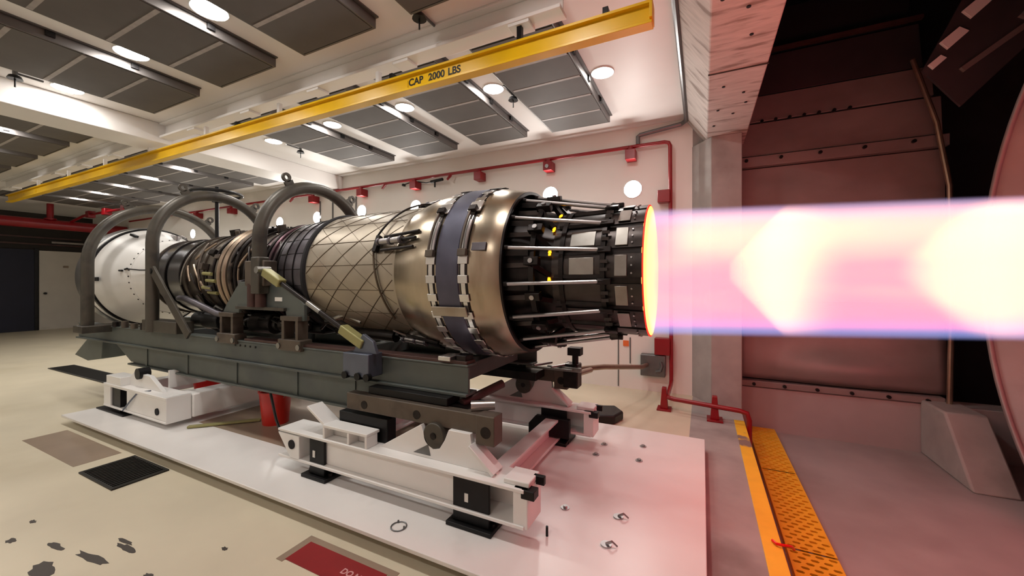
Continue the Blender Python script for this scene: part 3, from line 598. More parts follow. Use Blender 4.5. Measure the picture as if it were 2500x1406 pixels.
# exhaust nozzle
nz = lat('nozzle_duct', [(-1.35, 0.50), (-1.1, 0.47), (-0.9, 0.415), (-0.6, 0.40)], M_dmach)
lat('back_bulkhead', [(-1.38, 0.6), (-1.36, 0.45)], M_black, par=nz)
lat('sync_ring', [(-1.0, 0.50), (-1.0, 0.525), (-0.965, 0.525), (-0.965, 0.50)], M_dmach, closed=True)
NF = 15
for k in range(NF):
    d = k * 360.0 / NF + 3; half = 360.0 / NF * 0.39
    def flapmesh(hw, r0, r1, r2, xs, th):
        b = MB(); q = 5; k0 = len(b.v)
        for (x, r) in zip(xs, (r0, r1, r2)):
            for t in range(q):
                b.v.append(pol(x, r + 0.006 * math.cos((t / (q - 1) - .5) * PI), d + hw * (2 * t / (q - 1) - 1)))
            for t in reversed(range(q)):
                b.v.append(pol(x, r - th, d + hw * (2 * t / (q - 1) - 1)))
        m_ = 2 * q
        for i in range(2):
            for t in range(m_): b.f.append((i * m_ + t, i * m_ + (t + 1) % m_, (i + 1) * m_ + (t + 1) % m_, (i + 1) * m_ + t))
        b.f.append(tuple(range(m_))); b.f.append(tuple(2 * m_ + t for t in range(m_)))
        return b
    fl = flapmesh(half, 0.418, 0.43, 0.440, (-0.88, -0.55, -0.318), 0.014).build('nozzle_flap', M_flap, en, smooth=40)
    MB().bar(pol(-0.86, 0.424, d - half * .9), pol(-0.56, 0.436, d - half * .9), 0.012, 0.022).build('flap_stiffener', M_dmach, fl)
    if k in (0, 1, 2, 3, 13, 14):
        patchbox(-0.475, -0.40, 0.443, d, half * 1.75, 0.006, M_flaps, 'wear_plate', par=fl)
    if k in (0, 1): patchbox(-0.76, -0.60, 0.434, d, half * 1.5, 0.006, M_flaps, 'wear_plate', par=fl)
    for dd in (-6, 0, 6): MB().cyl(pol(-0.375, 0.44, d + dd), pol(-0.375, 0.45, d + dd), 0.006, 6).build('rivet', M_rod, fl)
    # seal between two flaps
    ds = d + 180.0 / NF
    d = ds; flapmesh(6.5, 0.404, 0.416, 0.428, (-0.88, -0.55, -0.322), 0.008).build('flap_seal', M_dmach, en, smooth=40); d = ds - 180.0 / NF
    # long outer strut
    rod = MB().cyl(pol(-1.19, 0.578, ds), pol(-0.54, 0.462, ds), 0.0125, 10).build('actuator_strut', M_rod, en)
    MB().cyl(pol(-1.2, 0.58, ds), pol(-1.13, 0.567, ds), 0.018, 10).build('rod_end', M_dmach, rod)
    MB().cyl(pol(-0.57, 0.467, ds), pol(-0.53, 0.46, ds), 0.018, 10).build('rod_end', M_dmach, rod)
    # inner rocker linkage
    lk = MB().bar(pol(-1.33, 0.53, d), pol(-0.97, 0.505, d + 1), 0.022, 0.03).build('rocker_link', M_flap, en)
    MB().bar(pol(-1.0, 0.53, d + 2), pol(-0.9, 0.425, d - 7), 0.04, 0.03).build('rocker_arm', M_dmach, lk)
    MB().cyl(pol(-0.99, 0.525, d + 3), pol(-0.93, 0.45, d - 4), 0.013, 8).build('link_rod', M_rod, lk)
    patchbox(-1.02, -0.92, 0.535, d + 3, 5.5, 0.05, M_dmach, 'clevis', par=lk)
    MB().cyl(pol(-0.97, 0.56, d + 3), pol(-0.97, 0.57, d + 3), 0.016, 12).build('pivot_pin', M_rod, lk)
    MB().bar(pol(-1.34, 0.56, d + 9), pol(-1.0, 0.53, d + 9), 0.02, 0.035).build('stringer', M_dmach, en)
    # hinge clips over the ring
    patchbox(-0.575, -0.49, 0.462, ds, 4.4, 0.03, M_dmach, 'hinge_clip')
    for sd in (-1, 1): MB().bar(pol(-0.555, 0.462, d + sd * 3), pol(-0.51, 0.462, d + sd * 3), 0.012, 0.02).build('hinge_pin', M_flap, en)
lat('hinge_ring', [(-0.56, 0.436), (-0.56, 0.456), (-0.53, 0.458), (-0.53, 0.438)], M_dmach, closed=True)
lat('flap_band', [(-0.83, 0.42), (-0.83, 0.436), (-0.80, 0.437), (-0.80, 0.421)], M_dmach, closed=True)
lat('hot_liner', [(-0.3085, 0.436), (-0.3085, 0.418), (-0.45, 0.405), (-0.85, 0.385), (-0.87, 0.0001)], M_hot)
lat('exit_rim', [(-0.314, 0.420), (-0.309, 0.424), (-0.309, 0.440), (-0.311, 0.4445), (-0.316, 0.4445), (-.316, .42)], M_hotrim, closed=True)
hg = MB()
for k in (14, 0, 1, 2):
    ds = k * 24 + 3 + 12
    for j, dd in enumerate((-1.5, 0.6, 2.2)): hg.cyl(pol(-0.9, 0.43, ds + dd), pol(-0.885, 0.437, ds + dd), 0.006 + 0.003 * (j == 1), 6)
hg.build('glowing_gap', M_hotgap, en)['kind'] = 'stuff'
# bleed manifold pipes and plumbing round the compressor
for x, a0, a1, r, m in ((-4.46, 80, -55, 0.026, M_pipe), (-4.36, 85, -60, 0.03, M_pipe), (-4.58, 60, -50, 0.014, M_dmach), (-4.27, 95, -70, 0.024, M_comb), (-4.18, 100, -60, 0.018, M_dmach), (-3.66, 100, -70, 0.014, M_purple), (-3.72, 90, -70, 0.016, M_dmach)):
    arcpipe(x, 0.52, a0, a1, r, m, 'manifold_pipe', x2=x - 0.04)
for k in range(34):
    x = R.uniform(-5.3, -3.7); a = R.uniform(-75, 70); L = R.uniform(15, 60)
    arcpipe(x, R.uniform(0.495, 0.53), a, a - L, R.uniform(0.006, 0.014), R.choice([M_spipe, M_dmach, M_pipe, M_comb, M_dmach]), 'fuel_pipe', x2=x + R.uniform(-0.25, 0.25), n=12)
for k in range(26):
    x = R.uniform(-5.2, -3.8); a = R.choice([R.uniform(-70, 30), R.uniform(70, 110)])
    patchbox(x, x + R.uniform(0.05, 0.13), 0.515, a, R.uniform(4, 9), R.uniform(0.04, 0.09), R.choice([M_dmach, M_comb, M_brown, M_dmach, M_turb]), 'accessory_unit')
for k in range(14):
    x = R.uniform(-4.9, -4.0); a = R.uniform(70, 112); MB().cyl(pol(x, 0.47, a), pol(x + .02, R.uniform(0.52, 0.56), a), R.uniform(0.01, 0.025), 8).build('top_fitting', R.choice([M_comb, M_brown, M_dmach]), en)
for x, a in ((-4.66, 2), (-4.6, -6), (-4.7, -14), (-4.62, -20)): MB().cyl(pol(x - 0.1, 0.53, a), pol(x + 0.07, 0.535, a - 1), 0.018, 10).build('vane_lever', M_olive, en)
MB().tube([pol(-5.35, 0.55, -28), pol(-5.1, 0.6, -25), pol(-4.85, 0.62, -30), pol(-4.6, 0.63, -40), pol(-4.4, 0.6, -48)], 0.034, 12).build('bleed_duct', M_turb, en)
# gearbox and accessories below
gb = MB().box(-5.15, -4.15, 2.45, 3.15, 1.04, 1.17).build('gearbox', M_dmach, en, bevel=0.03)
for x, y, r, L in ((-5.05, 2.42, 0.085, 0.24), (-4.75, 2.40, 0.10, 0.3), (-4.38, 2.42, 0.085, 0.26), (-3.95, 2.44, 0.1, 0.34), (-3.55, 2.46, 0.08, 0.3)):
    c_ = MB().cyl((x - L / 2, y, 1.14), (x + L / 2, y, 1.14), r, 18).build('accessory_pump', R.choice([M_dmach, M_dark]), en, bevel=0.01)
    MB().cyl((x + L / 2, y, 1.14), (x + L / 2 + 0.04, y, 1.14), r * 0.6, 14).build('pump_cap', M_spipe, c_)
MB().box(-4.1, -3.2, 2.5, 3.1, 1.06, 1.16).build('oil_tank', M_dark, en, bevel=0.03)
MB().cyl((-3.0, 2.52, 1.12), (-2.3, 2.5, 1.10), 0.05, 14).build('fuel_manifold', M_dmach, en)
for k in range(18):
    x = R.uniform(-5.2, -2.9); y = R.uniform(2.36, 2.5); z = R.uniform(1.05, 1.25)
    MB().tube([(x, y, z), (x + 0.1, y - 0.03, z + R.uniform(-.05, .08)), (x + 0.25, y, z + R.uniform(-.08, .08)), (x + 0.4, y + 0.03, z)], R.uniform(0.008, 0.018), 8).build('oil_pipe', R.choice([M_spipe, M_dmach, M_dark]), en)

# ------------------------------------------------------------------ engine cradle: rails, hoops, saddles
cr = thing('engine_cradle', 'grey-green rail cradle with olive tube hoops carrying the jet engine', 'engine stand', (-4.5, EY, 0.55))
RN, RF = 2.25, 2 * EY - 2.25
for yy, s_ in ((RN, 1), (RF, -1)):
    y0, y1 = yy - 0.06, yy + 0.06; f = y0 if s_ > 0 else y1; w_ = 0.02 * s_
    u = MB()
    u.box(-7.75, -1.40, min(f, f + w_) + .01 * s_, max(f, f + w_) + .01 * s_, 0.81, 0.985)
    u.box(-7.75, -1.40, y0, y1, 0.985, 1.0).box(-7.75, -1.40, y0 - 0.02, y1, 0.79, 0.81)
    u.build('rail', M_rail, cr, bevel=0.004)
    wv = MB(); 
    wv.prism([(-6.75, yy - 0.015, 0.79), (-6.3, yy - 0.015, 0.58), (-2.42, yy - 0.015, 0.55), (-1.95, yy - 0.015, 0.64), (-1.7, yy - .015, 0.79)], (0, 0.03, 0))
    wv.box(-6.3, -2.42, yy - 0.05, yy + 0.05, 0.55, 0.57)
    wv.build('rail_web', M_rail, cr, bevel=0.004)
    for x in (-5.9, -5.0, -4.1, -3.2, -2.5): MB().box(x - 0.025, x + 0.025, yy - 0.024, yy - 0.015, 0.57, 0.79).build('stiffener', M_rail, cr, smooth=0)
    MB().box(-3.9, -1.41, y0 + 0.005, y1 - 0.005, 1.0, 1.022).build('rail_cap', M_rust, cr, bevel=0.003)
    # front carriage bar with end block, roller
    by = 2.1 if s_ > 0 else 3.5
    b_ = MB().box(-2.38, -1.14, by - 0.04, by + 0.04, 0.615, 0.735).build('carriage_bar', M_brown, cr, bevel=0.006)
    MB().box(-1.25, -1.12, by - 0.055, by + 0.055, 0.56, 0.74).build('end_block', M_brown, b_, bevel=0.006)
    MB().cyl((-1.18, by - 0.058, 0.64), (-1.18, by - 0.05, 0.64), 0.035, 18).build('pin_hole', M_dmach, b_)
    for x in (-2.2, -1.72): MB().cyl((x, by - 0.043, 0.665), (x, by - 0.036, 0.665), 0.03, 16).build('pin_hole', M_dmach, b_)
    rl = MB().cyl((-1.56, by - 0.07, 0.56), (-1.56, by + 0.05, 0.56), 0.082, 28).build('roller', M_hoop, cr, bevel=0.006)
    MB().cyl((-1.56, by - 0.075, 0.56), (-1.56, by - 0.07, 0.56), 0.022, 12).build('roller_pin', M_dmach, rl)
    MB().box(-2.2, -1.5, min(by, yy), max(by, yy), 0.74, 0.79).build('carriage_plate', M_dark, cr, bevel=0.004)
    MB().box(-1.95, -1.35, min(by + .02 * s_, yy + .1 * s_), max(by + .02 * s_, yy + .1 * s_), 0.66, 0.735).build('carriage_tray', M_dmach, cr, bevel=0.004)
for x in (-7.6, -5.9, -4.4, -2.9, -1.6):
    MB().box(x - 0.05, x + 0.05, RN + 0.06, RF - 0.06, 0.83, 0.95).build('cross_member', M_rail, cr, bevel=0.004)
# white cylinder and lever on the carriage, right end hardware
MB().cyl((-1.33, 2.12, 0.76), (-1.2, 2.2, 0.76), 0.035, 16).build('chrome_roller', M_bright, cr)
MB().cyl((-1.45, 2.2, 0.74), (-1.3, 2.5, 0.82), 0.03, 12).build('lever', M_rust, cr)
MB().box(-1.3, -0.98, 3.40, 3.44, 0.74, 0.78).box(-1.9, -1.05, 3.36, 3.40, 0.75, 0.77).build('carriage_rail', M_spipe, cr, bevel=0.003)
for k in range(5): MB().cyl((-1.9 + k * .17, 3.3, .79), (-1.8 + k * .17, 3.5, .79), 0.012, 8).build('turnbuckle', M_spipe, cr)
MB().box(-1.16, -1.02, 3.44, 3.58, 0.58, 0.80).build('lock_clamp', M_dmach, cr, bevel=0.01)
MB().cyl((-1.06, 3.5, 0.80), (-1.06, 3.5, 0.9), 0.03, 12).box(-1.12, -1.0, 3.45, 3.55, 0.88, 0.95).build('lock_knob', M_dark, cr)
MB().cyl((-1.06, 3.5, 0.7), (-1.06, 4.05, 0.63), 0.028, 12).build('clamp_pipe', M_pipe, cr)
MB().box(-1.62, -1.52, 2.16, 2.3, 1.02, 1.05).build('stop_plate', M_bright, cr, bevel=0.003)
MB().box(-1.5, -1.42, 2.2, 2.3, 1.0, 1.06).build('stop_block', M_dmach, cr, bevel=0.006)
# left end foot
MB().prism([(-8.25, 2.3, 0.50), (-7.8, 2.3, 0.45), (-7.35, 2.3, 0.52), (-7.3, 2.3, 0.79), (-7.75, 2.3, 0.79)], (0, 0.25, 0)).build('end_foot', M_rail, cr, bevel=0.006)
for x, z in ((-7.68, 0.9), (-7.3, 0.93)): MB().cyl((x, 2.17, z), (x, 2.2, z), 0.03, 12).build('rail_bolt', M_dark if x < -7.5 else M_bright, cr)
for k in range(5): MB().cyl((-4.05 + k * 0.08, 2.195, 0.95), (-4.05 + k * .08, 2.205, 0.95), 0.01, 8).build('rail_bolt', M_dark, cr)
# hoops
def hoop(x, rad, top, foot, label):
    zc_ = top - rad - 0.06; P = [(x, EY - rad, foot)]
    for k in range(3): P.append((x, EY - rad, foot + (zc_ - foot) * (k + 1) / 4))
    for k in range(33):
        a = PI * k / 32; P.append((x, EY - rad * math.cos(a), zc_ + rad * math.sin(a)))
    for k in range(3): P.append((x, EY + rad, zc_ - (zc_ - foot) * (k + 1) / 4))
    P.append((x, EY + rad, foot))
    h = MB().tube(P, 0.06, 18).build('hoop', M_hoop, cr, smooth=50)
    for a in (62, 128):
        p = V((x, EY - (rad + 0.11) * math.cos(math.radians(a)), zc_ + (rad + 0.11) * math.sin(math.radians(a))))
        q = V((0, -math.cos(math.radians(a)), math.sin(math.radians(a))))
        tt = V((0, math.sin(math.radians(a)), math.cos(math.radians(a))))
        ring = MB(); nn = 20
        for (rr_, xx) in ((0.022, -0.012), (0.045, -0.012), (0.045, 0.012), (0.022, 0.012)):
            for j in range(nn):
                b = 2 * PI * j / nn; ring.v.append(p + q * 0.02 + (q * math.cos(b) + tt * math.sin(b)) * rr_ + V((xx, 0, 0)))
        for i in range(4):
            for j in range(nn): ring.f.append((i * nn + j, i * nn + (j + 1) % nn, ((i + 1) % 4) * nn + (j + 1) % nn, ((i + 1) % 4) * nn + j))
        ring.obox(p - q * 0.045, ((1, 0, 0), tt, q), (0.012, 0.045, 0.03))
        ring.build('lifting_lug', M_hoop, h)
hoop(-3.67, 0.60, 2.60, 1.62, 0); hoop(-5.55, 0.65, 2.70, 1.0, 1); hoop(-6.85, 0.78, 2.64, 1.0, 2)
for yy in (2.02, 2 * EY - 2.02): MB().box(-6.98, -6.72, yy - 0.09, yy + 0.28 if yy < EY else yy + 0.09, 0.93, 1.02).build('hoop_foot', M_hoop, cr, bevel=0.008) if yy < EY else MB().box(-6.98, -6.72, yy - 0.28, yy + 0.09, 0.93, 1.02).build('hoop_foot', M_hoop, cr, bevel=0.008)
# hoop 2: braces and clamp on the near side
MB().bar((-5.5, 2.13, 1.7), (-4.78, 2.15, 1.0), 0.025, 0.1).build('diagonal_brace', M_hoop, cr, bevel=0.004)
MB().cyl((-5.5, 2.11, 1.68), (-5.5, 2.16, 1.68), 0.03, 12).build('brace_bolt', M_dark, cr)
MB().box(-5.75, -5.0, 2.13, 2.3, 1.0, 1.13).build('brace_foot', M_hoop, cr, bevel=0.008)
MB().box(-5.75, -5.3, 2.17, 2.2, 0.99, 1.09).build('amber_fitting', M_amber, cr, bevel=0.02)
for k in range(5): MB().cyl((-6.6 + k * .24, 2.2, 1.0), (-6.6 + k * .24, 2.2, 1.06 + .02 * (k % 2)), 0.035, 12).build('rail_fitting', R.choice([M_brown, M_amber, M_dmach]), cr)
# valve wheel on a stem above hoop 2
vw = MB().tube([(-6.15 + 0.29 * math.cos(a), 3.1 + 0.29 * math.sin(a), 2.8) for a in [k * 2 * PI / 40 for k in range(40)]], 0.022, 10, closed=True).build('hand_wheel', M_dark, cr)
for k in range(4): MB().cyl((-6.15, 3.1, 2.8), (-6.15 + .29 * math.cos(k * PI / 2 + .4), 3.1 + .29 * math.sin(k * PI / 2 + .4), 2.8), 0.014, 8).build('wheel_spoke', M_dark, vw)
MB().cyl((-6.15, 3.1, 2.0), (-6.15, 3.1, 2.9), 0.024, 12).cyl((-6.15, 3.1, 2.68), (-6.15, 3.1, 2.8), 0.06, 14).build('wheel_stem', M_dark, cr)
# saddle under hoop 3, near and far
for s_ in (1, -1):
    def Y(y): return y if s_ > 0 else 2 * EY - y
    def bx(x0, x1, y0, y1, z0, z1): return MB().box(x0, x1, min(Y(y0), Y(y1)), max(Y(y0), Y(y1)), z0, z1)
    sd = MB().prism([(-4.26, Y(2.2), 1.26), (-4.2, Y(2.2), 1.34), (-3.98, Y(2.2), 1.56), (-3.36, Y(2.2), 1.56), (-3.24, Y(2.2), 1.5), (-3.05, Y(2.2), 1.36), (-3.05, Y(2.2), 1.22), (-3.28, Y(2.2), 1.22), (-3.3, Y(2.2), 1.32), (-3.98, Y(2.2), 1.32), (-4.0, Y(2.2), 1.26)], (0, 0.03 * s_, 0)).build('saddle_plate', M_rail, cr, bevel=0.004)
    bx(-3.44, -3.34, 2.196, 2.2, 1.385, 1.42).build('sticker', M_label, sd)
    bx(-4.0, -3.28, 2.17, 2.26, 1.30, 1.33).build('saddle_ledge', M_hoop, cr, bevel=0.004)
    bx(-3.78, -3.5, 2.13, 2.26, 1.52, 1.75).build('trunnion_block', M_brown, cr, bevel=0.01)
    bx(-3.64, -3.52, 2.1, 2.2, 1.45, 1.78).build('trunnion_cap', M_hoop, cr, bevel=0.01)
    for x in (-3.72, -3.6): MB().cyl((x, Y(2.17), 1.33), (x, Y(2.17), 1.54), 0.045, 16).build('jack_screw', M_rust, cr)
    for x0 in (-4.15, -3.2):
        bx(x0 - 0.11, x0 - 0.075, 2.17, 2.27, 1.0, 1.24).build('leg', M_brown, cr, bevel=0.004)
        bx(x0 + 0.075, x0 + 0.11, 2.17, 2.27, 1.0, 1.24).build('leg', M_brown, cr, bevel=0.004)
        bx(x0 - 0.12, x0 + 0.12, 2.165, 2.275, 1.22, 1.26).build('leg_cap', M_brown, cr, bevel=0.004)
        bx(x0 - 0.15, x0 + 0.15, 2.16, 2.28, 0.96, 1.06).build('leg_clamp', M_brown, cr, bevel=0.01)
        for dx in (-.13, .13): MB().cyl((x0 + dx, Y(2.15), 1.0), (x0 + dx, Y(2.16), 1.0), 0.025, 10).build('clamp_bolt', M_spipe, cr)
    # turnbuckle strut with olive end blocks
    p0, p1 = V((-3.42, Y(2.08), 1.66)), V((-2.24, Y(2.12), 1.08)); d = (p1 - p0).normalized()
    stt = MB().cyl(p0 + d * 0.2, p1 - d * 0.2, 0.02, 12).build('tie_rod', M_dmach, cr)
    MB().bar(p0 + d * 0.04, p0 + d * 0.27, 0.075, 0.07).build('rod_block', M_olive, stt, bevel=0.008)
    MB().bar(p1 - d * 0.27, p1 - d * 0.02, 0.075, 0.07).build('rod_block', M_olive, stt, bevel=0.008)
    MB().cyl(p0 + d * .62, p0 + d * .78, 0.0215, 12).build('bright_sleeve', M_spipe, stt)
    MB().cyl(p0 + V((0, -.06 * s_, 0)), p0 + V((0, .06 * s_, 0)), 0.03, 12).build('pivot_pin', M_spipe, stt)
    bk = bx(-2.42, -2.16, 2.06, 2.2, 0.86, 1.03).build('strut_bracket', M_blue, cr, bevel=0.006)
    MB().prism([(-2.36, Y(2.1), 1.03), (-2.12, Y(2.1), 1.03), (-2.16, Y(2.1), 1.12), (-2.26, Y(2.1), 1.17)], (0, .03 * s_, 0)).build('bracket_ear', M_blue, bk, bevel=0.003)
    for x in (-2.39, -2.26, -2.17): MB().cyl((x, Y(2.045), 0.865), (x, Y(2.08), 0.865), 0.028, 12).build('bracket_bolt', M_dark, bk)

# ------------------------------------------------------------------ white pedestals
def pedestal_front():
    t = thing('front_pedestal', 'white welded pedestal under the nozzle end of the engine', 'pedestal', (-1.9, 2.8, 0.1), 'white pedestals under the engine rails')
    for by, s_ in ((2.05, -1), (3.48, 1)):
        b_ = MB().box(-3.0, -0.88, by - 0.11, by + 0.11, 0.39, 0.41).box(-3.0, -0.88, by - 0.11, by + 0.11, 0.19, 0.21).box(-2.55, -1.32, by - 0.07, by - 0.05, 0.21, 0.39).box(-2.9, -0.95, by + 0.05, by + 0.07, 0.21, 0.39).build('side_beam', M_white, t, bevel=0.004)
        MB().prism([(-3.0, by - .11, .38), (-2.75, by - .11, .38), (-2.75, by - .11, .2), (-2.85, by - .11, .2)], (0, .22, 0)).build('beam_nose', M_white, b_, bevel=0.004)
        MB().cyl((-2.83, by - 0.118, 0.31), (-2.83, by - 0.108, 0.31), 0.035, 16).build('lashing_hole', M_black, b_)
        MB().box(-0.95, -0.86, by - 0.1, by + 0.1, 0.19, 0.41).build('end_plate', M_white, b_, bevel=0.006)
        MB().box(-1.02, -0.86, by - 0.08, by + 0.08, 0.41, 0.44).build('end_cap', M_white, b_, bevel=0.006)
        MB().box(-0.9, -0.82, by - 0.105, by - 0.035, 0.36, 0.41).build('clevis', M_dark, b_, bevel=0.004); MB().box(-0.88, -0.81, by + 0.02, by + 0.05, 0.39, 0.44).build('clevis', M_dark, b_, bevel=0.004)
        MB().prism([(-2.02, by - 0.02, 0.41), (-1.66, by - 0.02, 0.62), (-1.63, by - .02, .55), (-1.6, by - .02, .5), (-1.56, by - .02, .475), (-1.51, by - .02, .49), (-1.47, by - .02, .55), (-1.44, by - 0.02, 0.62), (-1.28, by - 0.02, 0.62), (-1.27, by - 0.02, 0.55), (-1.09, by - 0.02, 0.41)], (0, 0.04, 0)).build('gusset', M_white, t, bevel=0.003)
        MB().bar((-1.27, by - 0.0, 0.56), (-1.1, by - 0.0, 0.42), 0.12, 0.02).build('gusset_web', M_white, t, bevel=0.003)
        MB().prism([(-1.72, by - .023, .43), (-1.58, by - .023, .43), (-1.6, by - .023, .5)], (0, .004, 0)).build('gusset_hole', M_cond, t)
        if s_ < 0:
            MB().box(-2.5, -2.06, by - 0.1, by + 0.02, 0.49, 0.51).box(-2.5, -2.06, by - .015, by + 0.0, 0.41, 0.49).box(-2.5, -2.48, by - .1, by - .015, .41, .49).box(-2.25, -2.23, by - .1, by - .015, .41, .49).box(-2.08, -2.06, by - .1, by - .015, .41, .49).build('bracket_box', M_white, t, bevel=0.003)
            MB().bar((-2.72, by, 0.6), (-2.48, by, 0.46), 0.13, 0.02).build('sloped_plate', M_white, t, bevel=0.003)
            MB().box(-2.48, -2.0, by + .03, by + .12, .41, .58).build('inner_box', M_dark, t, bevel=0.004)
        for x, hw, hp in ((-2.57, 0.08, 0.13), (-1.23, 0.125, 0.155)):
            ft = MB().box(x - hp, x + hp, by - 0.13, by + 0.09, 0.1, 0.125).build('foot_plate', M_dark, t, bevel=0.004)
            MB().box(x - hw, x + hw, by - 0.095, by - 0.075, 0.125, 0.388).box(x - hw * .9, x + hw * .9, by - .075, by + .04, .125, .19).build('foot_clamp', M_dark, ft, bevel=0.004)
            for dx in (-hp + .025, hp - .025): MB().cyl((x + dx, by - 0.06, 0.125), (x + dx, by - 0.06, 0.145), 0.016, 6).build('anchor_bolt', M_dmach, ft)
            MB().box(x - .04, x - .015, by - .099, by - .095, .25, .30).build('foot_label', M_label, ft)
    MB().box(-1.28, -1.16, 2.16, 3.37, 0.30, 0.32).box(-1.28, -1.16, 2.16, 3.37, 0.13, 0.15).box(-1.27, -1.25, 2.16, 3.37, 0.15, 0.30).build('cross_beam', M_white, t, bevel=0.003)
    MB().box(-2.75, -2.63, 2.16, 3.37, 0.30, 0.32).box(-2.75, -2.63, 2.16, 3.37, 0.13, 0.15).box(-2.74, -2.72, 2.16, 3.37, 0.15, 0.30).build('cross_beam', M_white, t, bevel=0.003)
    bt = MB().prism([(-1.45, 3.36, 0.16), (-1.45, 3.36, 0.25), (-1.38, 3.36, 0.33), (-1.06, 3.36, 0.33), (-1.06, 3.36, 0.16)], (0, -0.05, 0)).build('black_guard', M_dark, t, bevel=0.004)
    MB().box(-1.42, -1.08, 3.28, 3.4, 0.1, 0.13).build('guard_foot', M_dark, bt, bevel=0.004)
pedestal_front()
def pedestal_rear():
    t = thing('rear_pedestal', 'white welded pedestal under the bellmouth end of the engine', 'pedestal', (-5.4, 2.8, 0.1), 'white pedestals under the engine rails')
    for by, s_ in ((2.05, -1), (3.48, 1)):
        b_ = MB().box(-6.15, -4.75, by - 0.11, by + 0.11, 0.38, 0.41).box(-6.15, -4.75, by - 0.11, by + 0.11, 0.15, 0.17).box(-5.6, -4.75, by - 0.10, by - 0.08, 0.17, 0.38).box(-6.1, -4.78, by + 0.05, by + 0.07, 0.17, 0.38).build('side_beam', M_white, t, bevel=0.004)
        MB().box(-4.765, -4.745, by - 0.105, by + 0.105, 0.15, 0.41).build('end_plate', M_white, b_, bevel=0.003)
        MB().cyl((-4.93, by - 0.11, 0.25), (-4.93, by - 0.095, 0.25), 0.035, 16).build('lashing_hole', M_black, b_)
        MB().prism([(-5.9, by - 0.02, 0.41), (-5.65, by - 0.02, 0.56), (-5.3, by - 0.02, 0.55), (-5.02, by - 0.02, 0.41)], (0, 0.04, 0)).build('gusset', M_white, t, bevel=0.003)
        MB().cyl((-5.5, by - .05, .56), (-5.5, by + .05, .56), 0.06, 20).build('roller', M_dark, t)
        MB().box(-6.1, -5.75, by - .1, by + .05, .41, .5).build('bracket_box', M_white, t, bevel=0.004)
        MB().box(-6.15, -5.98, by - 0.105, by - 0.085, 0.17, 0.38).build('end_plate', M_white, b_, bevel=0.003)
        ft = MB().box(-6.28, -5.62, by - 0.13, by + 0.1, 0.1, 0.115).build('foot_plate', M_dark, t, bevel=0.003)
        MB().box(-5.98, -5.78, by - 0.09, by + 0.0, 0.115, 0.375).build('foot_clamp', M_dark, ft, bevel=0.004)
    MB().box(-4.95, -4.72, 2.16, 3.37, 0.16, 0.40).build('cross_beam', M_white, t, bevel=0.012)
    MB().box(-6.05, -5.9, 2.16, 3.37, 0.2, 0.38).build('cross_beam', M_white, t, bevel=0.008)
    MB().prism([(-5.2, 2.15, .41), (-5.2, 2.5, .41), (-5.2, 2.2, .6), (-5.2, 2.15, .6)], (0.03, 0, 0)).build('gusset_web', M_white, t)
    MB().tube([(-5.62, 1.925, 0.17), (-5.45, 1.93, 0.3), (-5.35, 1.95, 0.39), (-5.2, 2.0, 0.415)], 0.008, 6).build('strap', M_blue, t)
pedestal_rear()

# buckets, hose, plank under the engine
def bucket(c, r0, r1, h, m, label, handle):
    b = thing('bucket', label, 'bucket', c)
    x, y, z = c; n = 28; k = MB()
    for rr_, zz in ((0.001, 0), (r0, 0), (r1, h), (r1 + 0.008, h), (r1 + .008, h - .015), (r1 - 0.006, h - .02), (r0 - 0.006, 0.008), (.001, .008)):
        for j in range(n): a = 2 * PI * j / n; k.v.append(V((x + rr_ * math.cos(a), y + rr_ * math.sin(a), z + zz)))
    for i in range(7):
        for j in range(n): k.f.append((i * n + j, i * n + (j + 1) % n, (i + 1) * n + (j + 1) % n, (i + 1) * n + j))
    k.build('bucket_body', m, b, smooth=40)
    MB().tube([(x + (r1 + .008) * math.cos(a), y - 0.02 * math.sin(a), z + h - 0.02 - handle * math.sin(a)) for a in [k_ * PI / 14 for k_ in range(15)]], 0.004, 6).build('bail_handle', M_spipe, b)
bucket((-3.98, 2.55, 0.102), 0.12, 0.15, 0.34, M_bucket, 'dull red plastic bucket in the middle of the bedplate', 0.1)
bucket((-5.5, 2.72, 0.1), 0.16, 0.21, 0.45, M_bucket2, 'bright red bucket behind the rear pedestal', 0.1)
tag(MB().tube([(-3.75, 2.35, 0.75), (-3.7, 2.32, 0.5), (-3.55, 2.28, 0.28), (-3.3, 2.2, 0.13), (-3.0, 2.16, 0.115), (-2.75, 2.2, 0.115)], 0.012, 8).build('hose', M_hose), 'thin black hose hanging from the rail to the bedplate', 'hose')
tag(MB().bar((-4.6, 2.06, 0.115), (-4.15, 2.5, 0.12), 0.05, 0.02).build('plank', M_olive, bevel=0.003), 'pale narrow batten lying beside the dull red bucket', 'plank')

# ------------------------------------------------------------------ afterburner plume (glowing gas, a real volume)
fx0 = -0.30
pm = MB().lathe([(fx0, 0.0005), (fx0, 0.428), (fx0 + 0.1, 0.436), (fx0 + 1.7, 0.37), (6.2, 0.36), (6.2, 0.0005)], EY, EZ - 0.01, 64)
m = bpy.data.materials.new('plume_gas'); m.use_nodes = True; nt = m.node_tree; n = nt.nodes; l = nt.links
n.remove(n['Principled BSDF']); outn = n['Material Output']
def N(op, a, b=None, c=None, clamp=False):
    q = n.new('ShaderNodeMath'); q.operation = op; q.use_clamp = clamp
    for i, v_ in enumerate((a, b, c)):
        if v_ is None: continue
        if isinstance(v_, (int, float)): q.inputs[i].default_value = v_
        else: l.new(v_, q.inputs[i])
    return q.outputs[0]
def SS(x, a, b):
    q = n.new('ShaderNodeMapRange'); q.interpolation_type = 'SMOOTHSTEP'; q.clamp = True
    l.new(x, q.inputs['Value']); q.inputs['From Min'].default_value = a; q.inputs['From Max'].default_value = b
    return q.outputs[0]
def inv(x): return N('SUBTRACT', 1.0, x)
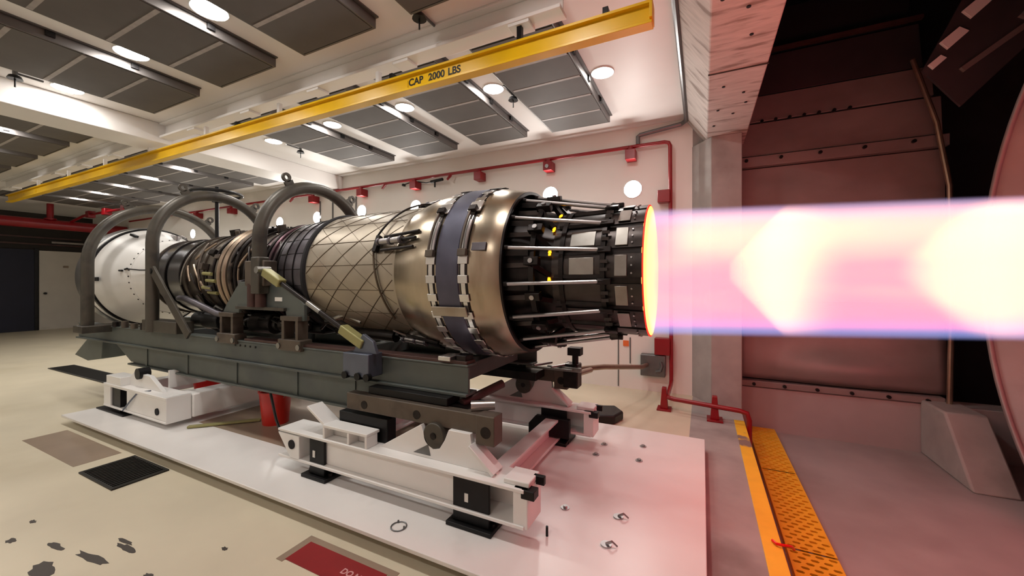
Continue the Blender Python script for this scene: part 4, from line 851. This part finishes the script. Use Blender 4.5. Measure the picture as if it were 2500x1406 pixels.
tcn = n.new('ShaderNodeTexCoord'); sp = n.new('ShaderNodeSeparateXYZ'); l.new(tcn.outputs['Object'], sp.inputs[0])
X_, Y_, Z_ = sp.outputs
rad = N('SQRT', N('ADD', N('MULTIPLY', Y_, Y_), N('MULTIPLY', Z_, Z_)))
Rx = N('MAXIMUM', N('MULTIPLY_ADD', X_, -0.042, 0.432), 0.355)
q_ = N('DIVIDE', rad, Rx)
nzt = n.new('ShaderNodeTexNoise'); nzt.inputs['Scale'].default_value = 3.0; nzt.inputs['Detail'].default_value = 3
mpn = n.new('ShaderNodeMapping'); mpn.inputs['Scale'].default_value = (0.6, 2.2, 2.2); l.new(tcn.outputs['Object'], mpn.inputs[0]); l.new(mpn.outputs[0], nzt.inputs['Vector'])
streak = SS(nzt.outputs['Fac'], 0.45, 0.7)
core = inv(SS(q_, 0.72, 0.92))
shell = N('MULTIPLY', SS(q_, 0.70, 0.86), inv(SS(q_, 0.92, 1.0)))
def diamond(xt, slope, xb, s2, fs, bs):
    qq = N('MAXIMUM', N('SUBTRACT', q_, 0.14), 0.0)
    fr_ = SS(N('SUBTRACT', X_, N('MULTIPLY_ADD', qq, slope, xt)), 0.0, fs)
    bk_ = inv(SS(N('SUBTRACT', X_, N('MULTIPLY_ADD', q_, -s2, xb)), -bs, bs))
    return N('MULTIPLY', N('MULTIPLY', fr_, bk_), inv(SS(q_, 0.85, 1.0)))
d1 = diamond(0.44, 0.34, 0.84, 0.06, 0.03, 0.2)
d2 = diamond(1.22, 0.36, 1.75, 0.1, 0.12, 0.25)
d3 = diamond(2.1, 0.36, 2.6, 0.1, 0.15, 0.25)
dd_ = N('ADD', N('ADD', d1, d2), d3)
upper = N('MULTIPLY', SS(Z_, 0.02, 0.25), N('MULTIPLY', SS(X_, 0.0, 0.3), inv(SS(q_, 0.8, 0.98))))
def rgbmul(fac, rgb):
    c = n.new('ShaderNodeVectorMath'); c.operation = 'SCALE'; c.inputs[0].default_value = rgb; l.new(fac, c.inputs['Scale']); return c.outputs[0]
def vadd(a, b):
    c = n.new('ShaderNodeVectorMath'); c.operation = 'ADD'; l.new(a, c.inputs[0]); l.new(b, c.inputs[1]); return c.outputs[0]
top_ = SS(Z_, -0.15, 0.2)
em = rgbmul(core, (6.3, 0.66, 0.7))
em = vadd(em, rgbmul(N('MULTIPLY', core, streak), (0.8, 0.4, 0.05)))
em = vadd(em, rgbmul(N('MULTIPLY', shell, top_), (1.15, 0.85, 1.5)))
em = vadd(em, rgbmul(N('MULTIPLY', shell, inv(top_)), (0.65, 0.72, 1.6)))
em = vadd(em, rgbmul(dd_, (4.0, 1.6, 0.55)))
em = vadd(em, rgbmul(upper, (2.0, 0.9, 0.25)))
en_ = n.new('ShaderNodeEmission'); l.new(em, en_.inputs['Color']); en_.inputs['Strength'].default_value = 1.0
ab_ = n.new('ShaderNodeVolumeAbsorption'); ab_.inputs['Color'].default_value = (0, 0, 0, 1)
l.new(N('ADD', N('MULTIPLY', core, 2.4), N('MULTIPLY', shell, 2.2)), ab_.inputs['Density'])
ad = n.new('ShaderNodeAddShader'); l.new(en_.outputs[0], ad.inputs[0]); l.new(ab_.outputs[0], ad.inputs[1]); l.new(ad.outputs[0], outn.inputs['Volume'])
fl = pm.build('flame_plume', m, smooth=50, org=(fx0, EY, EZ - 0.01))
tag(fl, 'roaring afterburner flame with bright shock diamonds blowing out of the nozzle', 'flame')
